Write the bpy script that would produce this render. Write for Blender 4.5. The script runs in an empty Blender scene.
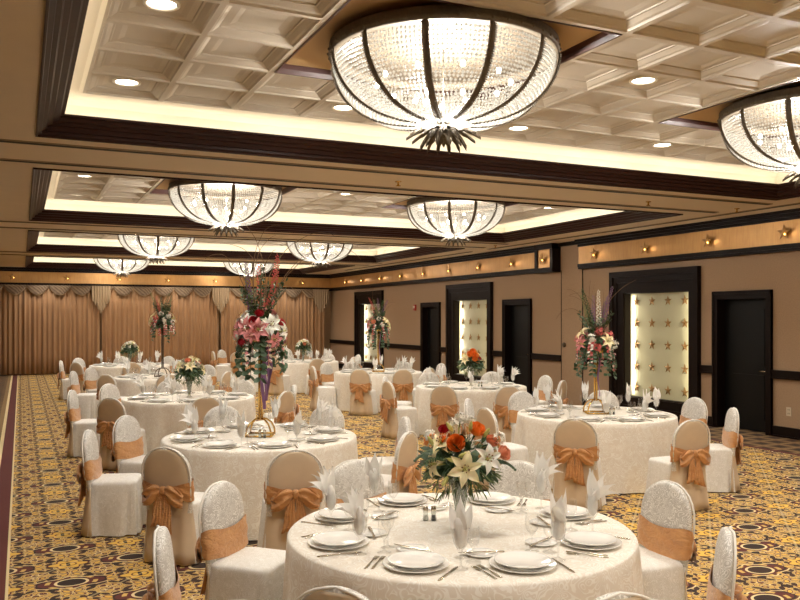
import bpy, bmesh, math, random
from math import sin, cos, pi, sqrt, atan2, radians
from mathutils import Vector, Matrix
random.seed(7)
SC = bpy.context.scene
COL = SC.collection

# ------------------------------------------------------------------ materials
def lin(c):
    return tuple(((v/255.0)/12.92 if v/255.0 <= .04045 else ((v/255.0+.055)/1.055)**2.4) for v in c)

class NT:
    """small helper that writes shader maths"""
    def __init__(s, name):
        s.m = bpy.data.materials.new(name); s.m.use_nodes = True
        s.n = s.m.node_tree.nodes; s.l = s.m.node_tree.links
        s.b = s.n['Principled BSDF']; s.out = s.n['Material Output']
    def node(s, t, **kw):
        n = s.n.new(t)
        for k, v in kw.items(): setattr(n, k, v)
        return n
    def put(s, sock, v):
        if hasattr(v, 'is_output') and v.is_output: s.l.new(v, sock)
        else:
            if isinstance(v, tuple) and len(v) == 3 and sock.type == 'RGBA': v = (*v, 1)
            sock.default_value = v
    def math(s, op, a, b=None, c=None):
        n = s.node('ShaderNodeMath', operation=op)
        s.put(n.inputs[0], a)
        if b is not None: s.put(n.inputs[1], b)
        if c is not None: s.put(n.inputs[2], c)
        return n.outputs[0]
    def mix(s, f, a, b):
        n = s.node('ShaderNodeMix', data_type='RGBA')
        s.put(n.inputs[0], f); s.put(n.inputs[6], a); s.put(n.inputs[7], b)
        return n.outputs[2]
    def coord(s, kind='Object', scale=(1, 1, 1)):
        t = s.node('ShaderNodeTexCoord'); mp = s.node('ShaderNodeMapping')
        s.l.new(t.outputs[kind], mp.inputs[0]); mp.inputs['Scale'].default_value = scale
        return mp.outputs[0]
    def noise(s, v, scale, detail=2, dist=0, out=0):
        n = s.node('ShaderNodeTexNoise'); s.put(n.inputs['Vector'], v)
        n.inputs['Scale'].default_value = scale; n.inputs['Detail'].default_value = detail
        n.inputs['Distortion'].default_value = dist
        return n.outputs[out]
    def ramp(s, f, stops):
        n = s.node('ShaderNodeValToRGB'); s.put(n.inputs[0], f)
        e = n.color_ramp.elements
        while len(e) < len(stops): e.new(.5)
        for i, (p, c) in enumerate(stops):
            e[i].position = p; e[i].color = (*c, 1) if len(c) == 3 else c
        return n.outputs[0]
    def bump(s, h, strength=.3, dist=.01):
        n = s.node('ShaderNodeBump'); s.put(n.inputs['Height'], h)
        n.inputs['Strength'].default_value = strength; n.inputs['Distance'].default_value = dist
        s.l.new(n.outputs[0], s.b.inputs['Normal'])
    def set(s, **kw):
        for k, v in kw.items(): s.put(s.b.inputs[k.replace('_', ' ')], v)

def plain(name, rgb, rough=.6, metal=0, noise=0, nscale=20, bump=0, **kw):
    t = NT(name); c = lin(rgb)
    if noise or bump:
        v = t.coord(); nz = t.noise(v, nscale, 3)
        if noise:
            d = tuple(x*(1-noise) for x in c); l = tuple(min(1, x*(1+noise)) for x in c)
            t.set(Base_Color=t.mix(nz, d, l))
        else: t.set(Base_Color=c)
        if bump: t.bump(nz, bump, .01)
    else: t.set(Base_Color=c)
    t.set(Roughness=rough, Metallic=metal, **kw)
    return t.m

def damask(name, ground, figure, scale=9, r1=.75, r2=.42, bump=.25, sheen=0):
    t = NT(name); v = t.coord()
    w = t.node('ShaderNodeTexWave', wave_type='RINGS', rings_direction='SPHERICAL')
    nz = t.node('ShaderNodeTexNoise'); t.put(nz.inputs['Vector'], v); nz.inputs['Scale'].default_value = scale
    nz.inputs['Detail'].default_value = 0
    sub = t.node('ShaderNodeVectorMath', operation='MULTIPLY_ADD')
    t.l.new(nz.outputs['Color'], sub.inputs[0]); sub.inputs[1].default_value = (.45, .45, .45); t.l.new(v, sub.inputs[2])
    vo = t.node('ShaderNodeTexVoronoi'); t.l.new(sub.outputs[0], vo.inputs['Vector']); vo.inputs['Scale'].default_value = scale*.9
    s1 = t.math('SINE', t.math('MULTIPLY', vo.outputs['Distance'], 26.0))
    n2 = t.noise(v, scale*2.6, 0)
    s2 = t.math('ADD', s1, t.math('MULTIPLY', t.math('SUBTRACT', n2, .5), 2.4))
    m = t.ramp(s2, [(.38, (0, 0, 0)), (.5, (1, 1, 1))])
    t.n.remove(w)
    t.set(Base_Color=t.mix(m, lin(ground), lin(figure)))
    rr = t.math('MULTIPLY_ADD', m, r2-r1, r1); t.set(Roughness=rr)
    if sheen: t.set(Sheen_Weight=sheen, Sheen_Roughness=.4)
    t.bump(m, bump, .002)
    return t.m

M = {}
M['cloth'] = damask('ivory_damask', (234, 225, 210), (247, 242, 231), 9, .7, .4, .2)
M['cover'] = damask('silver_damask', (204, 199, 190), (240, 237, 230), 11, .7, .42, .2)
M['seat'] = damask('white_damask', (228, 224, 215), (243, 240, 234), 12, .7, .45, .2)
M['backing'] = plain('taupe_lining', (212, 190, 160), .62, noise=.1, nscale=9, bump=.08)
M['piping'] = plain('white_piping', (240, 236, 226), .5)
t = NT('copper_satin'); v = t.coord(); nz = t.noise(v, 14, 4, .6)
t.set(Base_Color=t.mix(nz, lin((180, 118, 66)), lin((222, 168, 108))), Roughness=t.math('MULTIPLY_ADD', nz, .25, .26), Sheen_Weight=.3); t.bump(t.noise(t.coord('Object', (1, 1, 2.2)), 22, 3, .8), .8, .012)
M['sash'] = t.m
M['china'] = plain('white_china', (246, 243, 236), .12, Coat_Weight=.4)
M['chinarim'] = plain('gilt_china_edge', (214, 184, 128), .3)
t = NT('white_napkin'); t.set(Base_Color=lin((250, 248, 243)), Roughness=.8); tr = t.node('ShaderNodeBsdfTranslucent'); tr.inputs[0].default_value = (.95, .94, .9, 1)
mx = t.node('ShaderNodeMixShader'); mx.inputs[0].default_value = .12; t.l.new(t.b.outputs[0], mx.inputs[1]); t.l.new(tr.outputs[0], mx.inputs[2]); t.l.new(mx.outputs[0], t.out.inputs[0]); M['napkin'] = t.m
M['steel'] = plain('silver_cutlery', (214, 206, 190), .18, 1)
M['brass'] = plain('polished_brass', (212, 172, 96), .25, 1)
M['bronze'] = plain('dark_bronze', (92, 76, 60), .45, .8, noise=.35, nscale=30)
M['leafiron'] = plain('antique_leaf_metal', (104, 92, 76), .6, .45, noise=.4, nscale=40)
M['whitetrim'] = plain('white_trim', (238, 230, 214), .4)
M['soffit'] = plain('tan_plaster', (212, 194, 170), .85, noise=.05, nscale=3)
M['cove'] = plain('cream_cove_plaster', (238, 228, 208), .8)
M['coffer'] = plain('ivory_pressed_panel', (194, 182, 164), .55, noise=.04, nscale=5)
M['medallion'] = plain('tan_ceiling_panel', (196, 160, 112), .7)
M['slot'] = plain('black_slot', (26, 22, 18), .6)
M['slotframe'] = plain('slot_frame_paint', (150, 128, 100), .6)
M['green'] = plain('dark_green_leaf', (52, 78, 44), .45, noise=.4, nscale=30)
M['sage'] = plain('eucalyptus_leaf', (98, 122, 96), .6, noise=.25, nscale=20)
M['fern'] = plain('fern_green', (112, 124, 76), .6, noise=.3, nscale=30)
M['bud'] = plain('green_bud', (196, 194, 112), .5)
M['twig'] = plain('brown_twig', (112, 84, 56), .7)
M['lilycream'] = plain('cream_lily_petal', (245, 232, 188), .5, Subsurface_Weight=.1)
M['lilywhite'] = plain('white_lily_petal', (248, 246, 236), .5, Subsurface_Weight=.1)
M['lilypink'] = plain('pink_lily_petal', (226, 150, 150), .5)
M['anther'] = plain('rust_anther', (120, 62, 24), .8)
M['roseorange'] = plain('orange_rose_petal', (250, 152, 64), .55)
M['rosecoral'] = plain('coral_rose_petal', (244, 168, 132), .55)
M['rosered'] = plain('crimson_rose_petal', (186, 34, 48), .55)
M['rosewhite'] = plain('white_blossom_petal', (244, 240, 226), .6)
M['spikepink'] = plain('rose_pink_blossom', (206, 98, 92), .6)
M['spikeviolet'] = plain('dusky_violet_blossom', (126, 88, 120), .6)
M['ribbon'] = plain('violet_ribbon', (128, 88, 130), .3, Sheen_Weight=.4)
M['doorleaf'] = plain('black_door_paint', (12, 11, 9), .45, Specular_IOR_Level=.2)
M['red'] = plain('red_plastic', (168, 44, 34), .4)
M['plate'] = plain('ivory_wall_plate', (206, 190, 162), .4)

t = NT('dark_walnut'); v = t.coord('Object', (3, 3, 30)); nz = t.noise(v, 2.2, 4, 1.2)
t.set(Base_Color=t.mix(nz, lin((24, 11, 8)), lin((58, 30, 21))), Roughness=.42, Specular_IOR_Level=.15); M['wood'] = t.m
t = NT('black_stained_wood'); v = t.coord('Object', (3, 3, 30)); nz = t.noise(v, 2.2, 4, 1.2)
t.set(Base_Color=t.mix(nz, lin((16, 9, 6)), lin((30, 19, 14))), Roughness=.45, Specular_IOR_Level=.1); M['blackwood'] = t.m
t = NT('red_walnut'); t.set(Base_Color=lin((66, 30, 20)), Roughness=.4); M['redwood'] = t.m
t = NT('gold_leaf_frieze'); v = t.coord('Object', (1, 1, 1)); nz = t.noise(v, 5, 3)
n2 = t.noise(t.coord('Object', (6, 6, .6)), 6, 3)
c = t.mix(nz, lin((138, 96, 54)), lin((172, 128, 76)))
t.set(Base_Color=t.mix(t.math('MULTIPLY', n2, .4), c, lin((218, 170, 96))), Roughness=.38, Metallic=.55); M['gold'] = t.m
t = NT('woven_wallcovering'); v = t.coord(); nz = t.noise(v, 55, 2)
t.set(Base_Color=t.mix(nz, lin((142, 114, 86)), lin((182, 152, 120))), Roughness=.8); t.bump(nz, .25, .01); M['wall'] = t.m
t = NT('drape_fabric'); v = t.coord('Object', (1, 1, .15)); nz = t.noise(v, 9, 3)
t.set(Base_Color=t.mix(nz, lin((142, 104, 68)), lin((176, 134, 92))), Roughness=.75, Sheen_Weight=.2); M['drape'] = t.m
t = NT('patterned_valance'); v = t.coord(); w = t.node('ShaderNodeTexWave', wave_type='BANDS', bands_direction='DIAGONAL')
t.put(w.inputs['Vector'], v); w.inputs['Scale'].default_value = 5; w.inputs['Distortion'].default_value = 3
t.set(Base_Color=t.mix(w.outputs[0], lin((98, 76, 56)), lin((138, 116, 90))), Roughness=.7); M['valance'] = t.m
M['jabot'] = plain('pale_jabot_fabric', (158, 134, 104), .7, noise=.1)
t = NT('backlit_star_panel'); v = t.coord(); nz = t.noise(v, 1.4, 2)
t.set(Base_Color=t.mix(nz, lin((170, 166, 134)), lin((194, 189, 156))), Roughness=.35); M['starpanel'] = t.m
M['star'] = plain('bronze_star', (150, 116, 72), .4, .7, noise=.25, nscale=40)

def emit(name, rgb, k):
    t = NT(name); t.set(Base_Color=lin(rgb), Emission_Color=lin(rgb), Emission_Strength=float(k)); return t.m
M['bulb'] = emit('lit_bulb', (255, 240, 212), 30)
M['lens'] = emit('lit_downlight_lens', (255, 244, 224), 14)
M['starbulb'] = emit('lit_star_bulb', (255, 190, 96), 9)
t = NT('lit_crystal'); t.set(Base_Color=lin((150, 144, 132)), Roughness=.15, Emission_Color=lin((255, 246, 228)), Emission_Strength=.42, Coat_Weight=.4)  # beads given a glow of their own, standing in for refracted bulb light
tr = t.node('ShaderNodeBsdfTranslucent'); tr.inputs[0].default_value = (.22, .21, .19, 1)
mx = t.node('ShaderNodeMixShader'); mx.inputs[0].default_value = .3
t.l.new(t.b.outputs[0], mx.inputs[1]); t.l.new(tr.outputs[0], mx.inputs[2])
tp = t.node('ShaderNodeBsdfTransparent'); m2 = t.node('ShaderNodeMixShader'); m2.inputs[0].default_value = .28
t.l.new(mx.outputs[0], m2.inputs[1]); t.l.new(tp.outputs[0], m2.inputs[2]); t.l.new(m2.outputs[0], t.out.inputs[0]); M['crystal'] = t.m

def glassmat(name, tint, k=.09):
    t = NT(name)
    tr = t.node('ShaderNodeBsdfTransparent'); tr.inputs[0].default_value = (*tint, 1)
    gl = t.node('ShaderNodeBsdfGlossy'); gl.inputs['Roughness'].default_value = .03
    lw = t.node('ShaderNodeLayerWeight'); lw.inputs[0].default_value = .35
    f = t.math('MULTIPLY_ADD', lw.outputs['Facing'], .42, k*.8)
    mx = t.node('ShaderNodeMixShader'); t.l.new(f, mx.inputs[0])
    t.l.new(tr.outputs[0], mx.inputs[1]); t.l.new(gl.outputs[0], mx.inputs[2]); t.l.new(mx.outputs[0], t.out.inputs[0])
    t.n.remove(t.b); return t.m
M['glass'] = glassmat('clear_glass', (.99, .99, .985))
M['vaseglass'] = glassmat('cut_glass', (.82, .84, .8), .16)

# carpet: lattice of black ovals and gold rosettes
def carpet():
    t = NT('ballroom_carpet'); tc = t.node('ShaderNodeTexCoord')
    nz = t.node('ShaderNodeTexNoise'); nz.inputs['Scale'].default_value = 5.5; nz.inputs['Detail'].default_value = 1
    t.l.new(tc.outputs['Object'], nz.inputs['Vector'])
    sx = t.node('ShaderNodeSeparateXYZ'); t.l.new(tc.outputs['Object'], sx.inputs[0])
    sn = t.node('ShaderNodeSeparateXYZ'); t.l.new(nz.outputs['Color'], sn.inputs[0])
    X, Y = sx.outputs[0], sx.outputs[1]
    m = t.math
    p0 = m('DIVIDE', m('SUBTRACT', X, .33), .472); q0 = m('DIVIDE', m('SUBTRACT', Y, 6.29), .472)
    i = m('ROUND', p0); j = m('ROUND', q0)
    a = m('SUBTRACT', p0, i); b = m('SUBTRACT', q0, j)
    par = m('PINGPONG', m('ADD', i, j), 1.0)            # 0 even, 1 odd
    even = m('LESS_THAN', par, .5)
    aw = m('ADD', a, m('MULTIPLY', m('SUBTRACT', sn.outputs[0], .5), .10)); bw = m('ADD', b, m('MULTIPLY', m('SUBTRACT', sn.outputs[1], .5), .10))
    aa = m('ABSOLUTE', a); ab = m('ABSOLUTE', b)
    r = m('SQRT', m('ADD', m('MULTIPLY', a, a), m('MULTIPLY', m('MULTIPLY', b, b), 1.7)))
    th = m('ARCTAN2', b, a)
    def lt(x, y): return m('LESS_THAN', x, y)
    def band(x, lo, hi): return m('MULTIPLY', m('GREATER_THAN', x, lo), m('LESS_THAN', x, hi))
    gold1, gold2 = lin((220, 184, 104)), lin((192, 148, 72)); cream = lin((236, 216, 164)); maroon = lin((92, 36, 38)); black = lin((30, 22, 24)); orange = lin((236, 190, 84))
    n3 = t.noise(tc.outputs['Object'], 60, 2); n4 = t.noise(tc.outputs['Object'], 1.3, 2)
    ground = t.mix(t.math('MULTIPLY', n3, .9), gold1, gold2)
    # curling strokes: distorted contour lines
    q = t.noise(tc.outputs['Object'], 4.6, 0, 1.6)
    fr = m('FRACT', m('MULTIPLY', q, 7.0))
    mir = m('ADD', m('SINE', m('MULTIPLY', aw, 19.0)), m('SINE', m('MULTIPLY', bw, 19.0)))
    st = m('ABSOLUTE', m('SINE', m('ADD', m('MULTIPLY', mir, 1.5), m('MULTIPLY', q, 3.0))))
    c = t.mix(lt(st, .20), ground, maroon)
    c = t.mix(band(st, .20, .29), c, cream)
    dia = m('ADD', aa, ab)
    g = m('ADD', m('MULTIPLY', m('SINE', m('MULTIPLY', m('ADD', m('ABSOLUTE', aw), .02), 17.0)), m('SINE', m('MULTIPLY', m('ABSOLUTE', bw), 19.0))), m('MULTIPLY', m('SINE', m('MULTIPLY', dia, 27.0)), .5))
    c = t.mix(m('GREATER_THAN', g, .42), c, cream); c = t.mix(m('GREATER_THAN', g, .52), c, maroon); c = t.mix(m('GREATER_THAN', g, .95), c, orange)
    c = t.mix(m('LESS_THAN', g, -.50), c, cream); c = t.mix(m('LESS_THAN', g, -.60), c, lin((52, 30, 26)))
    blk = m('MULTIPLY', band(m('ABSOLUTE', m('SUBTRACT', aa, ab)), -1, .09), band(dia, .42, .66))
    c = t.mix(blk, c, black)
    # even cells: lobed maroon shield round a black oval
    lob = m('MULTIPLY_ADD', m('COSINE', m('MULTIPLY', th, 2.0)), .09, m('MULTIPLY_ADD', m('COSINE', m('MULTIPLY', th, 4.0)), .07, .44))
    sh = m('MULTIPLY', even, lt(r, lob)); c = t.mix(sh, c, maroon)
    c = t.mix(m('MULTIPLY', even, band(m('SUBTRACT', r, lob), -.035, .0)), c, cream)
    c = t.mix(m('MULTIPLY', m('MULTIPLY', even, band(m('SUBTRACT', r, lob), -.12, -.07)), m('GREATER_THAN', aa, ab)), c, black)
    c = t.mix(m('MULTIPLY', m('MULTIPLY', even, band(r, .31, .38)), lt(m('SINE', m('MULTIPLY', th, 8.0)), .0)), c, gold1)
    c = t.mix(m('MULTIPLY', even, lt(r, .25)), c, cream)
    c = t.mix(m('MULTIPLY', even, lt(r, .205)), c, black)
    # odd cells: gold rosette
    odd = m('SUBTRACT', 1.0, even)
    ro = m('MULTIPLY_ADD', m('COSINE', m('MULTIPLY', th, 6.0)), .05, .25)
    c = t.mix(m('MULTIPLY', odd, lt(r, m('ADD', ro, .035))), c, maroon)
    c = t.mix(m('MULTIPLY', odd, lt(r, ro)), c, orange)
    c = t.mix(m('MULTIPLY', odd, m('MULTIPLY', band(r, .11, .135), 1.0)), c, maroon)
    c = t.mix(m('MULTIPLY', odd, m('MULTIPLY', lt(aa, .03), lt(ab, .09))), c, black)
    # thin diagonal lattice lines
    dg = m('PINGPONG', m('ADD', m('SUBTRACT', p0, q0), 1.0), 1.0)
    c = t.mix(m('MULTIPLY', lt(dg, .03), .35), c, cream)
    # side borders
    bd = m('MAXIMUM', lt(X, -.14), m('GREATER_THAN', X, 9.75))
    g1 = m('PINGPONG', m('MULTIPLY', X, 6.0), 1.0); g2 = m('PINGPONG', m('MULTIPLY', Y, 6.0), 1.0)
    tile = m('MULTIPLY', m('GREATER_THAN', g1, .22), m('GREATER_THAN', g2, .22))
    ck = t.mix(t.noise(tc.outputs['Object'], 9, 1), lin((60, 44, 34)), lin((112, 84, 52)))
    bc = t.mix(tile, lin((146, 118, 78)), ck)
    bc = t.mix(m('MULTIPLY', m('GREATER_THAN', g1, .6), m('GREATER_THAN', g2, .6)), bc, black)
    c = t.mix(bd, c, bc)
    c = t.mix(m('MAXIMUM', band(X, -.24, -.10), band(X, 9.72, 9.84)), c, maroon)
    c = t.mix(m('MAXIMUM', band(X, -.29, -.24), band(X, -.10, -.08)), c, cream)
    c = t.mix(m('MULTIPLY', m('SUBTRACT', 1.0, n4), .25), c, lin((120, 80, 40)))
    t.set(Base_Color=c, Roughness=.95); t.bump(n3, .3, .01)
    return t.m
M['carpet'] = carpet()

# ------------------------------------------------------------------ mesh helper
class MB:
    def __init__(s): s.v = []; s.f = []; s.mi = []; s.sm = []
    def add(s, vs, fs, mi=0, smooth=True):
        o = len(s.v); s.v += [tuple(v) for v in vs]
        s.f += [tuple(i+o for i in f) for f in fs]; s.mi += [mi]*len(fs); s.sm += [smooth]*len(fs)
    def box(s, x0, y0, z0, x1, y1, z1, mi=0):
        s.add([(x0, y0, z0), (x1, y0, z0), (x1, y1, z0), (x0, y1, z0), (x0, y0, z1), (x1, y0, z1), (x1, y1, z1), (x0, y1, z1)],
              [(0, 3, 2, 1), (4, 5, 6, 7), (0, 1, 5, 4), (1, 2, 6, 5), (2, 3, 7, 6), (3, 0, 4, 7)], mi, False)
    def loft(s, rings, mi=0, closed=True, cap0=False, cap1=False, smooth=True):
        n = len(rings[0]); vs = [p for r in rings for p in r]; fs = []
        for k in range(len(rings)-1):
            for a in range(n if closed else n-1):
                b = (a+1) % n; fs.append((k*n+a, k*n+b, (k+1)*n+b, (k+1)*n+a))
        if cap0: fs.append(tuple(range(n))[::-1])
        if cap1: fs.append(tuple((len(rings)-1)*n+a for a in range(n)))
        s.add(vs, fs, mi, smooth)
    def lathe(s, prof, n=24, mi=0, c=(0, 0, 0), cap0=False, cap1=False):
        s.loft([[(c[0]+r*cos(2*pi*k/n), c[1]+r*sin(2*pi*k/n), c[2]+z) for k in range(n)] for r, z in prof], mi, True, cap0, cap1)
    def tube(s, pts, rad, n=6, mi=0):
        pts = [Vector(p) for p in pts]; rings = []; up = Vector((0, 0, 1)); prev = None
        for i, p in enumerate(pts):
            d = (pts[min(i+1, len(pts)-1)]-pts[max(i-1, 0)])
            d = d.normalized() if d.length > 1e-9 else up
            if prev is None:
                a = d.cross(Vector((1, 0, 0)) if abs(d.x) < .8 else Vector((0, 1, 0))).normalized()
            else:
                a = (prev-d*prev.dot(d)); a = a.normalized() if a.length > 1e-6 else d.orthogonal().normalized()
            prev = a; b = d.cross(a); r = rad[i] if isinstance(rad, (list, tuple)) else rad
            rings.append([tuple(p+a*cos(2*pi*k/n)*r+b*sin(2*pi*k/n)*r) for k in range(n)])
        s.loft(rings, mi, True, True, True)
    def mesh(s, name, mats):
        me = bpy.data.meshes.new(name); me.from_pydata(s.v, [], s.f)
        for m in (mats if isinstance(mats, (list, tuple)) else [mats]): me.materials.append(M[m] if isinstance(m, str) else m)
        me.polygons.foreach_set('material_index', s.mi); me.polygons.foreach_set('use_smooth', s.sm)
        me.validate(); me.update()
        return me
    def build(s, name, mats, parent=None, fix=True):
        me = s.mesh(name, mats)
        if fix:
            bm = bmesh.new(); bm.from_mesh(me); bmesh.ops.recalc_face_normals(bm, faces=bm.faces); bm.to_mesh(me); bm.free()
        o = bpy.data.objects.new(name, me); COL.objects.link(o)
        if parent: o.parent = parent
        return o

def tag(o, label=None, cat=None, group=None, kind=None):
    if label: o['label'] = label
    if cat: o['category'] = cat
    if group: o['group'] = group
    if kind: o['kind'] = kind
    return o
def empty(name, loc=(0, 0, 0), rz=0):
    o = bpy.data.objects.new(name, None); COL.objects.link(o); o.location = loc; o.rotation_euler = (0, 0, rz); o.empty_display_size = .1
    return o
def obj(name, me, parent=None, loc=(0, 0, 0), rz=0):
    o = bpy.data.objects.new(name, me); COL.objects.link(o); o.location = loc; o.rotation_euler = (0, 0, rz)
    if parent: o.parent = parent
    return o
KIDS = {}
def copy_tree(o, parent=None):
    c = o.copy(); COL.objects.link(c); c.parent = parent
    for ch in [x for x in o.children]: copy_tree(ch, c)
    return c
def structure(o): o['kind'] = 'structure'; return o

# ------------------------------------------------------------------ room
XW = 11.0; XL = -4.0; YB = 30.0; YN = -6.0; HS = 3.58
NX, NY = 13, 7; CW, CH = .677, .65
TX0, TX1 = .14, 9.66
TRAYS = [5.5+7.1*k for k in (0, 1, 2, 3, -1)]; HALF = 2.64  # last tray is unseen, added so its lamps light the tables from the front
mb = MB(); mb.box(XL, YN, -.1, XW+.3, YB+.3, 0); structure(mb.build('floor', 'carpet'))
mb = MB(); mb.box(XL-.2, YN, 0, XL, YB, 4.2); structure(mb.build('wall_left', 'wall'))
mb = MB(); mb.box(XL, YN-.2, 0, XW, YN, 4.2); structure(mb.build('wall_near', 'wall'))
mb = MB(); mb.box(XL, YB, 0, XW+.3, YB+.2, 4.2); structure(mb.build('wall_back', 'wall'))
# soffit
mb = MB(); mb.box(XL, YN, HS, TX0, YB, 3.95); mb.box(TX1, YN, HS, XW+.3, YB, 3.95)
ys = [YN]+[v for c in sorted(TRAYS) for v in (c-HALF, c+HALF)]+[YB]
for a, b in zip(ys[0::2], ys[1::2]): mb.box(TX0, a, HS, TX1, b, 3.95)
structure(mb.build('ceiling', 'soffit', fix=False))

def rect_loop(x0, x1, y0, y1, d, h):
    return [(x0+d, y0+d, h), (x1-d, y0+d, h), (x1-d, y1-d, h), (x0+d, y1-d, h)]
def tray_crown(cy):
    y0, y1 = cy-HALF, cy+HALF
    prof = [(-.02, HS), (-.02, HS-.02), (-.005, HS-.02), (.0, HS-.004), (.03, HS+.004), (.035, HS+.03), (.065, HS+.034), (.08, HS+.07), (.115, HS+.078), (.125, HS+.1),
            (.17, HS+.112), (.185, HS+.14), (.215, HS+.145), (.215, HS+.165), (.16, HS+.165), (.0, HS+.06)]
    mb = MB(); mb.loft([rect_loop(TX0, TX1, y0, y1, d, h) for d, h in prof], 0, True, smooth=False)
    structure(mb.build('trim', 'wood'))
def tray_ceiling(cy):
    mb = MB(); x0 = (TX0+TX1)/2-NX*CW/2; y0 = cy-NY*CH/2; Z = 3.93
    # margin and cove walls: ring from the soffit slab to the coffered field
    mb.loft([rect_loop(TX0, TX1, cy-HALF, cy+HALF, .002, HS+.05), rect_loop(TX0, TX1, cy-HALF, cy+HALF, .002, Z-.05), rect_loop(TX0, TX1, cy-HALF, cy+HALF, .05, Z),
             [(x0-.03, y0-.03, Z), (x0+NX*CW+.03, y0-.03, Z), (x0+NX*CW+.03, y0+NY*CH+.03, Z), (x0-.03, y0+NY*CH+.03, Z)],
             [(x0, y0, Z-.02), (x0+NX*CW, y0, Z-.02), (x0+NX*CW, y0+NY*CH, Z-.02), (x0, y0+NY*CH, Z-.02)]], 0, True, smooth=False)
    ins = [(0, -.02), (.022, -.02), (.03, -.005), (.05, 0), (.085, .022), (.10, .022), (.105, .032), (.15, .032), (.19, .040), (.2, .040)]
    for i in range(NX):
        for j in range(NY):
            med = (2 <= i < 5 or 8 <= i < 11) and 2 <= j < 5
            if med: continue
            xa, ya = x0+i*CW, y0+j*CH
            rings = [rect_loop(xa, xa+CW, ya, ya+CH, d, Z+h) for d, h in ins]
            mb.loft(rings, 1, True, cap1=True, smooth=False)
    for i0 in (2, 8):
        xa, ya = x0+i0*CW, y0+2*CH; w, h = 3*CW, 3*CH
        mb.loft([rect_loop(xa, xa+w, ya, ya+h, 0, Z-.02), rect_loop(xa, xa+w, ya, ya+h, .02, Z-.02)], 1, True, smooth=False)
        mb.loft([rect_loop(xa, xa+w, ya, ya+h, .02, Z-.025), rect_loop(xa, xa+w, ya, ya+h, .035, Z-.025), rect_loop(xa, xa+w, ya, ya+h, .05, Z+.01), rect_loop(xa, xa+w, ya, ya+h, .055, Z+.05)], 2, True, smooth=False)
        mb.loft([rect_loop(xa, xa+w, ya, ya+h, .055, Z+.05)], 3, True, cap0=True, smooth=False)
    o = structure(mb.build('ceiling', ['cove', 'coffer', 'redwood', 'medallion'], fix=False))
    return x0, y0
GX = []
for cy in TRAYS:
    tray_crown(cy); GX.append(tray_ceiling(cy))

def light(kind, name, loc, energy, color, rot=(0, 0, 0), **kw):
    l = bpy.data.lights.new(name, kind); l.energy = energy; l.color = color
    for k, v in kw.items(): setattr(l, k, v)
    o = bpy.data.objects.new(name, l); COL.objects.link(o); o.location = loc; o.rotation_euler = rot
    return o
WARM = (1, .94, .84); WARMER = (1, .80, .55); SOFT = (1, .97, .92)
COVE_W = 2.0
for cy in TRAYS:
    L = TX1-TX0
    for (x, y, sx, sy) in (((TX0+TX1)/2, cy-HALF+.09, L-.3, .05), ((TX0+TX1)/2, cy+HALF-.09, L-.3, .05), (TX0+.09, cy, .05, 2*HALF-.3), (TX1-.09, cy, .05, 2*HALF-.3)):
        o = light('AREA', 'cove_light', (x, y, HS+.135), COVE_W*max(sx, sy)/2, (1, .88, .70), (pi, 0, 0), shape='RECTANGLE', size=sx, size_y=sy)

# recessed downlights in the coffers
mb = MB(); mb.lathe([(.12, 0), (.12, -.012), (.1, -.014), (.092, -.004)], 24, 0); mb.lathe([(.092, -.004), (.0001, -.004)], 24, 1)
down_me = mb.mesh('recessed_downlight', ['whitetrim', 'lens'])
rowname = ['front row', None, None, 'middle row', None, None, 'far row']
trayname = ['nearest ceiling tray', 'second ceiling tray', 'third ceiling tray', 'farthest ceiling tray', 'tray behind the camera']
DOWN_W = 75.0
for k, cy in enumerate(TRAYS):
    x0, y0 = GX[k]
    for i in (0, 3, 6, 9, 12):
        for j in (0, 3, 6):
            if j == 3 and i in (3, 9): continue
            x, y = x0+(i+.5)*CW, y0+(j+.5)*CH
            z = 3.93+.040
            o = obj('recessed_downlight', down_me, None, (x, y, z))
            pos = {0: 'left end', 3: 'second from left', 6: 'middle', 9: 'second from right', 12: 'right end'}[i]
            tag(o, 'round recessed downlight, %s of the %s in the %s' % (pos, rowname[j], trayname[k]), 'ceiling light', 'recessed downlights in the coffered ceiling')
            light('SPOT', 'downlight_beam', (x, y, z-.03), DOWN_W, WARM if (i+j) % 2 else SOFT, (0, 0, 0), spot_size=radians(105), spot_blend=.6, shadow_soft_size=.06)

# linear slot diffusers along the beams
mb = MB(); W = 10.2
mb.box(-.6, -.05, -.012, W, .05, .0, 0)
for yy in (-.026, .0, .026): mb.box(-.58, yy-.008, -.016, W-.02, yy+.008, -.010, 1)
slot_me = mb.mesh('linear_air_vent', ['slotframe', 'slot'])
for k in range(3):
    c = (TRAYS[k]+TRAYS[k+1])/2
    for q, dy in enumerate((-.52, .5)):
        o = obj('linear_air_vent', slot_me, None, (-.2, c+dy, HS))
        tag(o, 'long thin slotted air vent in the %s ceiling beam, its %s slot' % (['nearest', 'second', 'third'][k], ['near', 'far'][q]), 'air vent', 'slotted air vents along the ceiling beams')
mb = MB(); mb.box(-.04, -4.4, -.012, .04, 4.4, 0, 0)
for xx in (-.018, .018): mb.box(xx-.008, -4.38, -.016, xx+.008, 4.38, -.01, 1)
side_me = mb.mesh('linear_air_vent', ['slotframe', 'slot'])
for k, yy in enumerate((12.6, 22.2)):
    o = obj('linear_air_vent', side_me, None, (10.3, yy, HS)); tag(o, 'long slotted air vent running beside the star frieze, %s one' % ['nearer', 'farther'][k], 'air vent', 'slotted air vents beside the frieze')
mb = MB(); mb.lathe([(.04, 0), (.04, -.008), (.012, -.012), (.012, -.05), (.03, -.052), (.03, -.058), (.0001, -.06)], 12)
spr = mb.mesh('fire_sprinkler', 'brass')
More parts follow.
